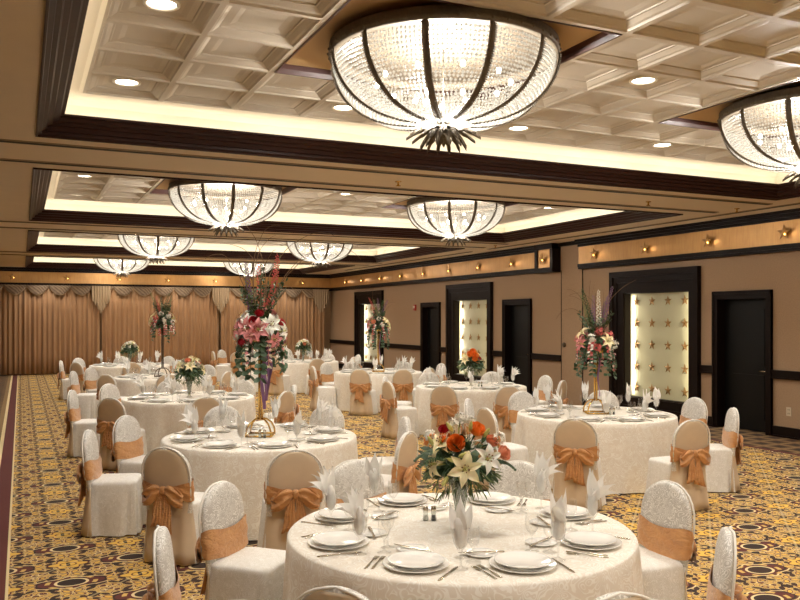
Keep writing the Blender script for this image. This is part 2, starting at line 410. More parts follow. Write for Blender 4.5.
for q, (x, y) in enumerate(((9.95, 9.1), (8.2, 9.1), (9.95, 16.1), (4.2, 9.05))):
    o = obj('fire_sprinkler', spr, None, (x, y, HS)); tag(o, 'small ceiling fire sprinkler %s' % ['beside the right end of the nearest beam', 'under the nearest beam, right of centre', 'beside the second beam by the frieze', 'under the nearest beam, centre'][q], 'sprinkler', 'fire sprinklers on the beams')

# right wall with openings
NICH = [(10.86, 13.26), (17.9, 20.32), (24.85, 27.3)]
DOORS = [(9.33, 10.56), (16.15, 17.39), (20.77, 21.99)]
ops = sorted([(a+.27, b-.36, .33, 2.40) for a, b in NICH]+[(a+.09, b-.09, 0, 2.25) for a, b in DOORS])
mb = MB(); y = YN
for a, b, z0, z1 in ops:
    mb.box(XW, y, 0, XW+.3, a, 4.0); mb.box(XW, a, z1, XW+.3, b, 4.0)
    if z0 > 0: mb.box(XW, a, 0, XW+.3, b, z0)
    y = b
mb.box(XW, y, 0, XW+.3, YB, 4.0)
structure(mb.build('wall_right', 'wall', fix=False))
mb = MB(); mb.lathe([(.0001, 0), (.022, 0), (.022, .02), (.01, .025), (.01, .05)], 10)
for k, (a, b) in enumerate(DOORS):
    d = structure(empty('door_%d' % (k+1), (XW, (a+b)/2, 0)))
    mb = MB(); w = (b-a)/2
    for s in (-1, 1):
        y0, y1 = sorted((s*w, s*(w-.11))); mb.box(-.045, y0, 0, .3, y1, 2.35); y0, y1 = sorted((s*w, s*(w-.04))); mb.box(-.06, y0, 0, .0, y1, 2.35)
    mb.box(-.045, -w+.11, 2.22, .3, w-.11, 2.35); mb.box(-.06, -w, 2.31, 0, w, 2.36)
    mb.build('door_frame', 'blackwood', d)
    mb = MB(); mb.box(.14, -w+.11, .01, .19, w-.11, 2.22)
    for z0, z1 in ((.2, .95), (1.1, 2.05)): mb.box(.13, -w+.28, z0, .14, w-.28, z1)
    mb.build('door_leaf', 'doorleaf', d)
    mb = MB(); mb.tube([(.14, -w+.2, 1.02), (.07, -w+.2, 1.02), (.07, -w+.34, 1.02)], .011, 8); mb.box(.125, -w+.17, .95, .14, -w+.23, 1.09)
    mb.build('door_handle', 'steel', d)
# chair rail and baseboard segments
gaps = sorted([(a, b) for a, b in NICH+DOORS]+[(14.22, 14.97)])
def segs(y0, y1):
    y = y0; out = []
    for a, b in gaps:
        if a > y: out.append((y, a))
        y = b
    out.append((y, y1)); return out
for a, b in segs(YN, YB):
    mb = MB(); mb.box(XW-.035, a, .93, XW, b, 1.06); mb.box(XW-.05, a, 1.035, XW, b, 1.065); mb.box(XW-.05, a, .925, XW, b, .95)
    structure(mb.build('trim', 'blackwood'))
    mb = MB(); mb.box(XW-.03, a, 0, XW, b, .17); mb.box(XW-.04, a, 0, XW, b, .03)
    structure(mb.build('baseboard_right', 'blackwood'))
# pocket door of the folding partition
d = structure(empty('door_4', (XW, 14.6, 0)))
mb = MB(); mb.box(-.012, -.37, .0, 0, .37, 2.97); mb.build('door_leaf', 'wall', d)
mb = MB(); mb.box(-.02, -.385, 0, 0, -.37, 2.97); mb.box(-.02, .37, 0, 0, .385, 2.97); mb.build('door_frame', 'blackwood', d)
mb = MB(); mb.loft([[(-.035, .26+.055*cos(2*pi*k/16), 1.3+.055*sin(2*pi*k/16)) for k in range(16)], [(-.01, .26+.055*cos(2*pi*k/16), 1.3+.055*sin(2*pi*k/16)) for k in range(16)]], 0, True, True, True)
mb.build('door_handle', 'bronze', d)

def star_mesh(R, d=.02, r_in=.45):
    mb = MB(); pts = []
    for k in range(10):
        a = pi/2+k*pi/5; r = R if k % 2 == 0 else R*r_in*.9; pts.append((0, -cos(a)*r, sin(a)*r))
    rim = [(-.006, y, z) for _, y, z in pts]
    vs = [(0, y, z) for _, y, z in pts]+rim+[(-d, 0, 0)]
    fs = [(k, (k+1) % 10, 10+(k+1) % 10, 10+k) for k in range(10)]+[(10+k, 10+(k+1) % 10, 20) for k in range(10)]
    mb.add(vs, fs, 0, False); return mb.mesh('star', 'star')
star_small = star_mesh(.1, .03)
NL = ['nearest', 'middle', 'farthest']
for k, (a, b) in enumerate(NICH):
    root = empty('star_display_panel', (XW, 0, 0))
    tag(root, ['lit panel of metal stars in a black frame, between the two nearest doors', 'lit panel of metal stars in a black frame, behind the orange flower vase', 'lit star panel in a black frame, farthest one by the back corner'][k], 'wall panel', 'lit star panels on the right wall')
    ya, yb, za, zb = a+.27, b-.36, .33, 2.40
    mb = MB()
    def fr(o0, o1, x0, x1):     # rectangular frame between outer & inner rectangles
        A = (a+o0, b-o0*1.3, 0, 2.83-o0*1.6); B = (a+o1, b-o1*1.33, max(.0, o1*1.22), 2.83-o1*1.6)
        mb.box(x0, A[0], A[2], x1, B[0], A[3]); mb.box(x0, B[1], A[2], x1, A[1], A[3]); mb.box(x0, B[0], B[3], x1, B[1], A[3]); mb.box(x0, B[0], A[2], x1, B[1], B[2])
    fr(0, .07, -.09, 0); fr(.07, .14, -.06, 0); fr(.14, .27, -.035, 0)
    # jambs of the recess
    mb.box(0, ya-.0, za, .2, ya+.015, zb); mb.box(0, yb-.015, za, .2, yb, zb); mb.box(0, ya, zb-.015, .2, yb, zb); mb.box(0, ya, za, .2, yb, za+.015)
    mb.build('frame', 'blackwood', root)
    mb = MB(); mb.box(.15, ya+.015, za+.015, .18, yb-.015, zb-.015); mb.build('lit_panel', 'starpanel', root)
    first = None
    for r_ in range(5):
        for c_ in range(4):
            y = ya+.27+(yb-ya-.47)*c_/3; z = za+.19+(zb-za-.36)*r_/4
            obj('star', star_small, root, (.145, y, z))
    for yy, ry in ((ya+.03, radians(-90)), (yb-.03, radians(90))):
        o = light('AREA', 'panel_edge_light', (XW+.08, yy, (za+zb)/2), 8, (1, .9, .68), (0, 0, 0), shape='RECTANGLE', size=.03, size_y=zb-za-.1)
        o.rotation_euler = (Vector((XW+.15, (ya+yb)/2+(.35 if yy < (ya+yb)/2 else -.35)*-1, (za+zb)/2))-Vector(o.location)).to_track_quat('-Z', 'Y').to_euler()

# friezes (gold band between dark mouldings)
def frieze_right(y0, y1, x0=.12):
    mb = MB(); X = XW
    mb.box(X-x0, y0, 3.04, X, y1, 3.46, 0)
    mb.box(X-x0-.03, y0-.0, 2.99, X, y1, 3.06, 1); mb.box(X-x0-.015, y0, 2.95, X, y1, 2.99, 1)
    mb.box(X-x0-.03, y0, 3.43, X, y1, 3.48, 1); mb.box(X-x0-.07, y0, 3.48, X, y1, 3.53, 1); mb.box(X-x0-.11, y0, 3.53, X, y1, HS, 1)
    structure(mb.build('trim', ['gold', 'blackwood']))
frieze_right(YN, 14.22); frieze_right(15.7, YB)
mb = MB(); mb.box(XW-.2, 15.05, 3.02, XW, 15.7, 3.48, 0)
mb.box(XW-.23, 15.02, 2.93, XW, 15.12, 3.52, 1); mb.box(XW-.23, 15.62, 2.93, XW, 15.72, 3.52, 1); mb.box(XW-.23, 15.12, 2.93, XW, 15.62, 3.04, 1); mb.box(XW-.25, 15.02, 3.46, XW, 15.72, HS, 1)
structure(mb.build('trim', ['gold', 'blackwood']))
mb = MB(); mb.box(XW-.08, 14.22, 3.5, XW, 15.02, HS); structure(mb.build('trim', 'blackwood'))
mb = MB(); Y = YB
mb.box(XL, Y-.3, 3.06, XW-.12, Y-.14, 3.46, 0); mb.box(XL, Y-.33, 3.0, XW-.12, Y-.14, 3.07, 1); mb.box(XL, Y-.34, 3.44, XW-.12, Y-.14, 3.50, 1); mb.box(XL, Y-.40, 3.50, XW-.12, Y-.14, HS, 1)
structure(mb.build('trim', ['gold', 'blackwood']))

star_big = star_mesh(.135, .035)
mb = MB(); mb.lathe([(.0001, -.012), (.008, -.008), (.011, .003), (.007, .014), (.0001, .02)], 10); bulb_me = mb.mesh('bulb', 'starbulb')
mb = MB(); mb.loft([[(-.0, .03*cos(2*pi*k/12), .03*sin(2*pi*k/12)-.02) for k in range(12)], [(-.03, .03*cos(2*pi*k/12), .03*sin(2*pi*k/12)-.02) for k in range(12)]], 0, True, True, True)
hold_me = mb.mesh('lamp_holder', 'brass')
def sconce(loc, rz, label, P=.5):
    r = empty('star_sconce', loc, rz); tag(r, label, 'wall light', 'star shaped lamps on the gold frieze')
    a = obj('lamp_holder', hold_me, r); b = obj('star', star_big, r, (-.05, 0, 0)); c = obj('bulb', bulb_me, r, (-.075, -.035, -.035))
    light('POINT', 'star_glow', Vector(loc)+Matrix.Rotation(rz, 3, 'Z') @ Vector((-.16, 0, 0)), P, WARMER, shadow_soft_size=.03)
ordn = ['first', 'second', 'third', 'fourth', 'fifth', 'sixth', 'seventh', 'eighth', 'ninth']
for k, y in enumerate((8.98, 10.55, 12.12, 13.65)):
    sconce((XW-.125, y, 3.24), 0, 'star shaped wall lamp on the near gold frieze, %s from the right edge' % ordn[k])
sconce((XW-.205, 15.37, 3.24), 0, 'star shaped wall lamp on the boxed bracket beside the pocket door')
for k, y in enumerate((16.8, 18.4, 20.0, 21.6, 23.2, 24.8, 26.4, 28.0)):
    sconce((XW-.125, y, 3.24), 0, 'star shaped wall lamp on the far gold frieze, %s from the boxed bracket' % ordn[k])
for k, x in enumerate((-.25, 1.4, 3.07, 4.72, 6.4, 8.05, 9.7)):
    sconce((x, YB-.305, 3.26), pi/2, 'star shaped lamp on the gold frieze above the curtains, %s from the left' % ordn[k], 2 if 1<k<5 else .6)

# curtains on the back wall
CS = [-4.0, -1.6, 2.49, 6.59, 10.7]
def curtain(x0, x1, seed):
    rnd = random.Random(seed); n = int((x1-x0)/.02); top = []; 
    ph = [rnd.uniform(0, 6.28) for _ in range(5)]
    def yy(x, z):
        k = .75+.25*(1-z/3.0)
        u = x+.02*sin(x*3.1+ph[0])
        return .045*k*(sin(u*2*pi/.155+ph[1])*.8+.5*sin(u*2*pi/.29+ph[2])+.25*sin(u*2*pi/.083+ph[3]))
    rings = []
    for z in (.03, .6, 1.4, 2.2, 2.98):
        f = [(x0+.03+(x1-x0-.06)*i/n, yy(x0+(x1-x0)*i/n, z), z) for i in range(n+1)]
        b = [(p[0], p[1]+.012, p[2]) for p in reversed(f)]
        rings.append(f+b)
    mb = MB(); mb.loft(rings, 0, True, True, True); return mb
cl = ['leftmost', 'left', 'middle', 'right']
for k in range(4):
    w = CS[k+1]-CS[k]; o = curtain(0, w, k).build('stage_curtain', 'drape'); o.location = (CS[k], YB-.3, 0)
    tag(o, ['tan pleated floor-length curtain at the far left of the back wall', 'tan pleated curtain left of the leftmost pale jabot', 'tan pleated curtain behind the thin dark flower stand, between two jabots', 'tan pleated curtain next to the back right corner'][k], 'curtain', 'pleated curtains along the back wall')
val = empty('curtain_valance', (0, YB-.36, 3.0)); tag(val, 'brown patterned scalloped valance with pale stepped jabots above the curtains', 'valance')
mb = MB(); w = .69; rings = []
for i in range(7):
    s = i/6; ring = []
    for k in range(17):
        t_ = k/16; x = w*(t_-.5); drop = (.06+.25*s)*(1-((2*t_-1)**2))*.9+.03*s
        ring.append((x, -.05*sin(pi*t_)-.012*(i % 2), -drop))
    rings.append(ring)
top = [(p[0], .02, 0) for p in rings[0]]
mb.loft([top]+rings, 0, False); mb.loft([[(p[0], p[1]+.01, p[2]-.035) for p in rings[-1]], [(p[0], p[1]-.012, p[2]) for p in rings[-1]]], 1, False)
swag = mb.mesh('swag', ['valance', 'jabot'])
x = -3.6
while x < 10.4:
    obj('swag', swag, val, (x, 0, 0)); x += .683
mb = MB(); rings = []; n = 40
for z in (0, -.3, -.55, -.72, -.95):
    ring = []
    for k in range(n+1):
        t_ = k/n; x = .62*(t_-.5); lim = -(.42+.5*(1-abs(2*t_-1))**.9+ (.0 if (k//3) % 2 else .03))
        ring.append((x*(1-.05*(-z)), -.09-.02*sin(t_*2*pi*7), max(z, lim)))
    rings.append(ring)
mb.loft(rings, 0, False); mb.loft([[(p[0], p[1]+.06, p[2]) for p in r] for r in rings[:2]], 0, False)
jab = mb.mesh('jabot', 'jabot')
for x in (-1.6, 2.49, 6.59, 10.45): obj('jabot', jab, val, (x, 0, 0))

# small wall items
r = empty('fire_alarm', (XW, 22.45, 2.22)); tag(r, 'small red fire alarm with a white strobe on the right wall beside a far door', 'fire alarm')
mb = MB(); mb.box(-.04, -.07, -.09, 0, .07, .09); mb.build('alarm_body', 'red', r); mb = MB(); mb.box(-.07, -.035, -.02, -.04, .035, .05); mb.build('strobe', 'whitetrim', r)
r = empty('wall_outlet', (XW, 9.03, .42)); tag(r, 'ivory electrical outlet low on the wall right of the nearest door', 'outlet')
mb = MB(); mb.box(-.008, -.045, -.07, 0, .045, .07); mb.build('outlet_plate', 'plate', r)
mb = MB()
for s in (-1, 1):
    for q in (-.012, .012): mb.box(-.0095, q-.003, s*.03-.012, -.008, q+.003, s*.03+.012)
mb.build('socket', 'slot', r)

# ------------------------------------------------------------------ chandeliers
RC = .825; DC = .49
def cprof(t):       # t 0 rim .. 1 bottom centre
    a = t*pi/2; return RC*(cos(a)**.68), -DC*(sin(a)**1.04)
def build_chandelier():
    root = empty('crystal_chandelier')
    mb = MB(); mb.lathe([(RC+.02, -.09), (RC+.035, -.085), (RC+.035, -.05), (RC+.02, -.045), (RC+.03, -.005), (RC+.02, .0), (RC-.02, 0), (RC-.02, -.09), (RC+.02, -.09)], 64)
    for k in range(48):
        a = 2*pi*k/48; mb.lathe([(.0001, -.012), (.011, -.006), (.011, .006), (.0001, .012)], 6, 0, ((RC+.035)*cos(a), (RC+.035)*sin(a), -.066))
    rim = mb.build('rim', 'leafiron', root)
    mb = MB(); mb.lathe([(RC-.02, -.005), (.0001, -.005)], 32); mb.build('ceiling_plate', 'leafiron', root)
    # bead panel spanning 30 degrees
    mb = MB(); sp = .030; ts = []; arc = 0; t_ = 0; prev = cprof(0); nextd = .03
    while t_ < .985:
        t_ += .002; p = cprof(t_); arc += sqrt((p[0]-prev[0])**2+(p[1]-prev[1])**2); prev = p
        if arc >= nextd: ts.append(p); nextd += sp
    for ri, (r, z) in enumerate(ts):
        if r < .10: continue
        nb = max(1, int(round((pi/6*r)/.030)))
        for k in range(nb):
            a = (k+.5)/nb*pi/6; s = random.uniform(.0105, .0165)
            cx, cy, cz = r*cos(a), r*sin(a), z-.09+random.uniform(-.003, .003)
            vs = [(cx+s, cy, cz), (cx-s, cy, cz), (cx, cy+s, cz), (cx, cy-s, cz), (cx, cy, cz+s), (cx, cy, cz-s)]
            mb.add(vs, [(0, 2, 4), (2, 1, 4), (1, 3, 4), (3, 0, 4), (2, 0, 5), (1, 2, 5), (3, 1, 5), (0, 3, 5)], 0, False)
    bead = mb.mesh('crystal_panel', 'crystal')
    mb = MB(); pr = [cprof(q/26) for q in range(25)]
    for i in range(len(pr)-1):
        (r0, z0), (r1, z1) = pr[i], pr[i+1]
        r0 += .022; r1 += .022
    mb.tube([(r+.024, 0, z-.09) for r, z in pr], .008, 6)
    for i in range(0, len(pr)-1):
        (r0, z0), (r1, z1) = pr[i], pr[i+1]
        for s in (-1, 1):
            for h in (0, .5):
                ra = r0+(r1-r0)*h+.03; za = z0+(z1-z0)*h-.09; rb = ra+(r1-r0)*.25; zb = za+(z1-z0)*.25; rt = ra+(r1-r0)*1.0+.018; zt = za+(z1-z0)*1.0
                mb.add([(ra, 0, za), (rb, s*.020, zb), (rt, s*.030, zt), (rb+(r1-r0)*.5, 0, zb+(z1-z0)*.5)], [(0, 1, 2, 3)], 0, False)
    ribm = mb.mesh('rib', 'leafiron')
    for k in range(12):
        a = k*pi/6
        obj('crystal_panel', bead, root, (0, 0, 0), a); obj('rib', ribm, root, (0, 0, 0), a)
    mb = MB(); mb.lathe([(.0001, -.022), (.013, -.018), (.019, 0), (.013, .018), (.0001, .022)], 10); bl = mb.mesh('bulb', 'bulb')
    for k in range(10):
        a = k*pi/5+.2; obj('bulb', bl, root, (.5*cos(a), .5*sin(a), -.27))
    for k in range(5):
        a = k*2*pi/5; obj('bulb', bl, root, (.22*cos(a), .22*sin(a), -.38))
    # leaf finial under the bowl
    def leaf(L, droop, w):
        mb = MB(); rings = []
        for i in range(9):
            t_ = i/8; r = .03+L*t_; z = -.02-droop*t_**2; ww = w*sin(pi*min(1, t_*.9+.08))*(1 if i % 2 else .62)
            if i == 8: ww = .002
            rings.append([(r, -ww, z-.012), (r, 0, z+.006), (r, ww, z-.012)])
        mb.loft(rings, 0, False, smooth=False); mb.loft([[(p[0], p[1], p[2]-.005) for p in q] for q in rings], 0, False, smooth=False)
        return mb.mesh('finial_leaf', 'leafiron')
    la, lb = leaf(.25, .09, .034), leaf(.15, .15, .036)
    for k in range(12):
        obj('finial_leaf', la, root, (0, 0, -DC-.075), k*pi/6+.13); obj('finial_leaf', lb, root, (0, 0, -DC-.09), k*pi/6+.39)
    mb = MB(); mb.lathe([(.09, .04), (.08, 0), (.05, -.03), (.02, -.06), (.0001, -.09)], 14); mb.lathe([(.005, .55), (.005, 0)], 8); o = mb.build('finial', 'leafiron', root); o.location = (0, 0, -DC-.07)
    return root
ch0 = build_chandelier()
CHN = [['large crystal bowl chandelier nearest the camera, over the foremost tables', 'crystal bowl chandelier cut off by the right edge of the picture'],
       ['crystal bowl chandelier in the second ceiling tray, the left one', 'crystal bowl chandelier in the second ceiling tray, the right one'],
       ['crystal bowl chandelier in the third ceiling tray, the left one', 'crystal bowl chandelier in the third ceiling tray, the right one'],
       ['small far crystal chandelier in the last ceiling tray, the left one', 'small far crystal chandelier in the last tray, behind the tall flowers'],
       ['crystal bowl chandelier behind the camera, the left one', 'crystal bowl chandelier behind the camera, the right one']]
CH_W = 150.0
for k, cy in enumerate(TRAYS):
    for q, x in enumerate((2.87, 6.90)):
        o = ch0 if k == q == 0 else copy_tree(ch0)
        o.location = (x, cy-.12, 3.925); o.rotation_euler = (0, 0, radians(-6))
        tag(o, CHN[k][q], 'chandelier', 'crystal bowl chandeliers')
        light('POINT', 'chandelier_light', (x, cy-.12, 3.56), CH_W*(1.8 if k == 4 else 1), SOFT, shadow_soft_size=.14)  # added rear pair boosted to brighten surfaces facing the camera

# ------------------------------------------------------------------ tables
RT = .925
def cloth_mesh(seed):
    rnd = random.Random(seed); N = 168; comps = [(n, rnd.uniform(0, 6.28), rnd.uniform(.4, 1)) for n in (7, 11, 13, 17, 19, 23)]
    tot = sum(c[2] for c in comps)
    def fold(a): return sum(A*sin(n*a+p) for n, p, A in comps)/tot*2.0
    rings = []
    for r in (.05, .4, .8, .90): rings.append([(r*cos(2*pi*k/N), r*sin(2*pi*k/N), .76) for k in range(N)])
    for r, z in ((.918, .757), (.926, .748)): rings.append([(r*cos(2*pi*k/N), r*sin(2*pi*k/N), z) for k in range(N)])
    for i in range(1, 15):
        t_ = i/14; ring = []
        for k in range(N):
            a = 2*pi*k/N; f = fold(a); r = .928+.04*t_+.034*f*t_**.7; z = .748-.735*t_
            ring.append((r*cos(a), r*sin(a), z))
        rings.append(ring)
    mb = MB(); mb.loft(rings, 0, True, cap0=True); return mb.mesh('tablecloth', 'cloth')
CM = [cloth_mesh(1), cloth_mesh(2)]
mb = MB(); mb.lathe([(.0001, .715), (.915, .715), (.915, .755), (.0001, .755)], 48); mb.lathe([(.3, 0), (.3, .03), (.04, .06), (.04, .715)], 20, cap0=True)
under_me = mb.mesh('table_frame', 'blackwood')
TAB = [ # x, y, short description
 (2.15, 3.84, 'foremost table', 'of orange roses and white lilies'),
 (2.10, 7.69, 'ribboned-stand table', ''),
 (2.20, 11.9, 'left lily table', ''),
 (6.22, 7.80, 'right tall-flower table', ''),
 (6.85, 11.86, 'orange-bouquet table', ''),
 (2.50, 16.3, 'dark-stand table', ''),
 (2.40, 20.7, 'farthest left table', ''),
 (6.75, 20.5, 'back-corner table', ''),
 (6.75, 24.4, 'rearmost table', ''),
 (6.87, 15.8, 'far-panel table', '')]
TL = ['large round table nearest the camera draped in ivory damask, with orange roses and lilies',
 'round ivory-draped table under the tall brass stand with purple ribbons',
 'round ivory-draped table with a vase of cream lilies, left of the ribboned stand',
 'round ivory-draped table with tall flowers in front of the nearest star panel',
 'round ivory-draped table with an orange and yellow bouquet in front of the middle star panel',
 'round ivory-draped table carrying the thin dark flower stand',
 'farthest round draped table on the left, by the curtains, with small pale bouquet',
 'round draped table near the back right corner with a small bouquet',
 'small-looking far round table partly behind the ribboned flower stand',
 'round draped table before the farthest star panel, with tall flowers']
ANG = [135, 178, -136, -95, 0, -50, 91, 45]
def relword(px, py, ang):
    """which side of the table, as seen on walking in from the camera"""
    v = atan2(py, px); d = (radians(ang)-v+pi) % (2*pi)-pi; k = int(round(d/(pi/4))) % 8
    return ['far', 'far left', 'left', 'near left', 'near', 'near right', 'right', 'far right'][k]

# chair ---------------------------------------------------------------------
def sgnp(v, p): return math.copysign(abs(v)**p, v)
def backy(z): return -.005-.10*max(0, z-.42)      # recline
def halfw(z):
    w = .205+.012*sin(min(1, max(0, (z-.4)/.3))*pi/2)
    if z > .69: w *= max(0, 1-((z-.69)/.212)**2.3)**.5
    return w
def build_chair():
    root = empty('banquet_chair')
    mb = MB(); rings = []; n = 28
    zs = [.40, .46, .52, .58, .64, .69, .73, .77, .80, .83, .855, .875, .889, .897, .9005]
    for z in zs:
        w = max(halfw(z), .012); th = .030*min(1, (w/.2)**.5)+.004
        rings.append([(w*sgnp(cos(2*pi*k/n), .75), backy(z)+th*sgnp(sin(2*pi*k/n), .8), z) for k in range(n)])
    mb.loft(rings, 0, True, cap1=True); mb.build('backrest', 'cover', root)
    # rear lining from the top down to the floor
    mb = MB(); N = 24; outer = []
    for z in [.012, .1, .2, .3, .4, .5, .58, .64, .69, .73, .77, .80, .83, .855, .875, .887]:
        if z < .45: w = .205+.05*(.45-z)/.45; y = backy(.45)-.034-.055*(.45-z)/.45; am = .016*(.45-z)/.45
        else: w = max(halfw(z)-.006, .03); y = backy(z)-.0395*min(1, (w/.2)**.3)+.0; am = .0
        row = []
        for k in range(N+1):
            s = -1+2*k/N
            yy = y+ (.03*abs(s)**5 if z >= .45 else (.04+.07*(.45-z)/.45)*abs(s)**4) - am*sin(s*9+1)
            row.append((w*s, yy, z))
        outer.append(row+[(p[0]*.97, p[1]+.006, p[2]) for p in reversed(row)])
    mb.loft(outer, 0, True, True, True); mb.build('back_panel', 'backing', root)
    # piping round the arch
    pts = []
    for sgn in (1, -1):
        seq = [(sgn*(halfw(z)+.0), backy(z)-.022, z) for z in (.50, .6, .69, .75, .80, .84, .87, .888, .897)]
        pts += seq if sgn == 1 else seq[::-1]
    pts.insert(9, (0, backy(.9)-.01, .903))
    mb = MB(); mb.tube(pts, .0065, 6); mb.build('piping', 'piping', root)
    # seat cover with skirt
    mb = MB(); n = 64; rings = []
    def sq(a, hx, hy, p=.32): return hx*sgnp(cos(a), p), hy*sgnp(sin(a), p)
    for i in range(9):
        t_ = i/8; z = .012+.43*t_; fl = (1-t_)
        ring = []
        for k in range(n):
            a = 2*pi*(k+.5)/n; x, y = sq(a, .212+.030*fl, .205+.02*fl, .32+.10*fl); f = .022*fl*sin(a*10+.7)+.014*fl*sin(a*17)
            l = sqrt(x*x+y*y); ring.append((x*(1+f/l), .185+y*(1+f/l), z))
        rings.append(ring)
    for (z, s) in ((.458, .985), (.468, .95), (.474, .88), (.480, .7), (.484, .35), (.485, .03)):
        rings.append([((.212*s)*sgnp(cos(2*pi*(k+.5)/n), .32+.1*(1-s)), .185+(.205*s)*sgnp(sin(2*pi*(k+.5)/n), .32+.1*(1-s)), z) for k in range(n)])
    mb.loft(rings, 0, True, cap1=True); mb.build('seat_cover', 'seat', root)
    # sash
    mb = MB(); rings = []; n = 48
    for j in range(9):
        v_ = j/8; ring = []
        for k in range(n):
            a = 2*pi*k/n; back = max(0, -sin(a)); nar = back**4
            zt = .655+.012*sin(a*3); zb = .485+.01*sin(a*2+1)
            zt = zt*(1-nar)+.60*nar; zb = zb*(1-nar)+.555*nar
            z = zb+(zt-zb)*v_; w = halfw(z)+.009; th = .030+.016
            bulge = .004*sin(v_*pi*4+a*5)+.004*sin(v_*pi)
            ring.append(((w+bulge)*sgnp(cos(a), .75), backy(z)+(th+bulge)*sgnp(sin(a), .8)-.012*back, z))
        rings.append(ring)
    mb.loft(rings, 0, True); sash = mb.build('sash', 'sash', root)
    mb = MB(); yb = backy(.58)-.062; n = 12; nb = 36
    mb.loft([[(.03*c_*cos(2*pi*k/n), yb-.012+.022*c_*sin(2*pi*k/n), .575+dz) for k in range(n)] for dz, c_ in ((-.035, .5), (-.025, .9), (0, 1), (.025, .9), (.035, .5))], 0, True, True, True)
    for s in (-1, 1):
        rings = []
        for i in range(10):
            t_ = i/9; x = s*(.015+.15*t_); hh = .016+.058*sin(pi*min(1, t_*.78+.02))**.9; th = .008+.016*sin(pi*t_)
            zc = .578-.075*t_**1.3
            rings.append([(x+s*.02*t_*cos(5*2*pi*k/nb), yb-.012-.012*sin(pi*t_)+(th+.007*sin(6*2*pi*k/nb+.6)*min(1, t_*3))*cos(2*pi*k/nb)-.006*cos(5*2*pi*k/nb), zc+hh*sin(2*pi*k/nb)) for k in range(nb)])
        mb.loft(rings, 0, True, True, True)
        rings = []
        for i in range(10):
            t_ = i/9; x = s*(.012+.045*t_+.012*sin(t_*5)); w = .018+.045*t_; z = .565-.30*t_*(1 if s > 0 else .86)
            y = yb-.012-.022*t_; ring = []
            for k in range(17):
                u = -1+2*k/16; ring.append((x+w*u, y-.010*sin(u*11+t_*3)*(.4+.6*t_), z-.02*u*s*t_))
            rings.append(ring+[(p[0], p[1]+.004, p[2]) for p in reversed(ring)])
        mb.loft(rings, 0, True, True, True)
    mb.build('bow', 'sash', sash)
    return root
chair0 = build_chair()
used = False
# measured spots: (table, seat) -> bearing from the table centre, distance, twist
CP = {}
for ti_, lst in {0: [(134, 1.46, 0), (175, 1.50, -9), (-137, 1.43, 0), (-97, 1.46, 0), (-2, 1.37, 0), (-49, 1.29, 8), (91, 1.40, 0), (43, 1.30, 0)],
                 1: [(138, 1.46, 0), (179, 1.50, -15), (-131, 1.60, 0), (-97, 1.74, 0), (-11, 1.39, 0), (-53, 1.55, 0), (91, 1.45, 0), (45, 1.45, 0)],
                 2: [(131, 1.45, 0), (172, 1.52, -14), (-135, 1.62, 0), (-93, 1.54, 0), (-9, 1.46, 0), (-47, 1.55, 0), (91, 1.45, 0), (45, 1.45, 0)],
                 3: [(142, 1.48, 0), (-178, 1.50, 0), (-135, 1.70, 0), (-98, 1.75, 0), (-6, 1.38, 0), (-52, 1.47, 20), (92, 1.45, 0), (48, 1.48, 0)],
                 4: [(148, 1.40, 0), (-176, 1.53, 0), (-133, 1.70, 0), (-102, 1.75, 0), (-6, 1.36, 0), (-50, 1.5, 0), (91, 1.45, 0), (45, 1.45, 0)],
                 5: [(138, 1.6, 0), (177, 1.56, -14), (-136, 1.52, 0)], 6: [(135, 1.5, 0), (-176, 1.5, -14), (-140, 1.6, 0)],
                 9: [(119, 1.41, 0), (172, 1.35, 0), (-128, 1.38, 0), (-95, 1.45, 0), (0, 1.45, 0), (-68, 1.36, 0)]}.items():
    for ci_, v_ in enumerate(lst): CP[(ti_, ci_)] = v_
for ti, (tx, ty, tn, _) in enumerate(TAB):
    for ci, a in enumerate(ANG):
        a, rr, tw = CP.get((ti, ci), (a, None, 0))
        o = copy_tree(chair0) if used else chair0; used = True
        jit = random.uniform(-3, 3) if ti else 0; r = rr or 1.45+random.uniform(-.03, .06)
        o.location = (tx+r*cos(radians(a)), ty+r*sin(radians(a)), 0)
        o.rotation_euler = (0, 0, radians(a+90+jit*1.5+tw))
        side = relword(tx, ty, a)
        look = {'near': 'copper bow showing', 'near left': 'copper bow showing', 'near right': 'copper bow showing', 'far': 'silver front showing', 'far left': 'silver front showing', 'far right': 'silver front showing', 'left': 'seen side on', 'right': 'seen side on'}[side]
        tag(o, 'covered banquet chair, %s, %s side of the %s' % (look, side, tn), 'chair', 'covered banquet chairs around the tables')
for ti, (tx, ty, tn, _) in enumerate(TAB):
    r = empty('banquet_table', (tx, ty, 0), random.uniform(0, 6)); tag(r, TL[ti], 'table', 'round draped banquet tables')
    obj('tablecloth', CM[ti % 2], r); 
    obj('table_frame', under_me, r)

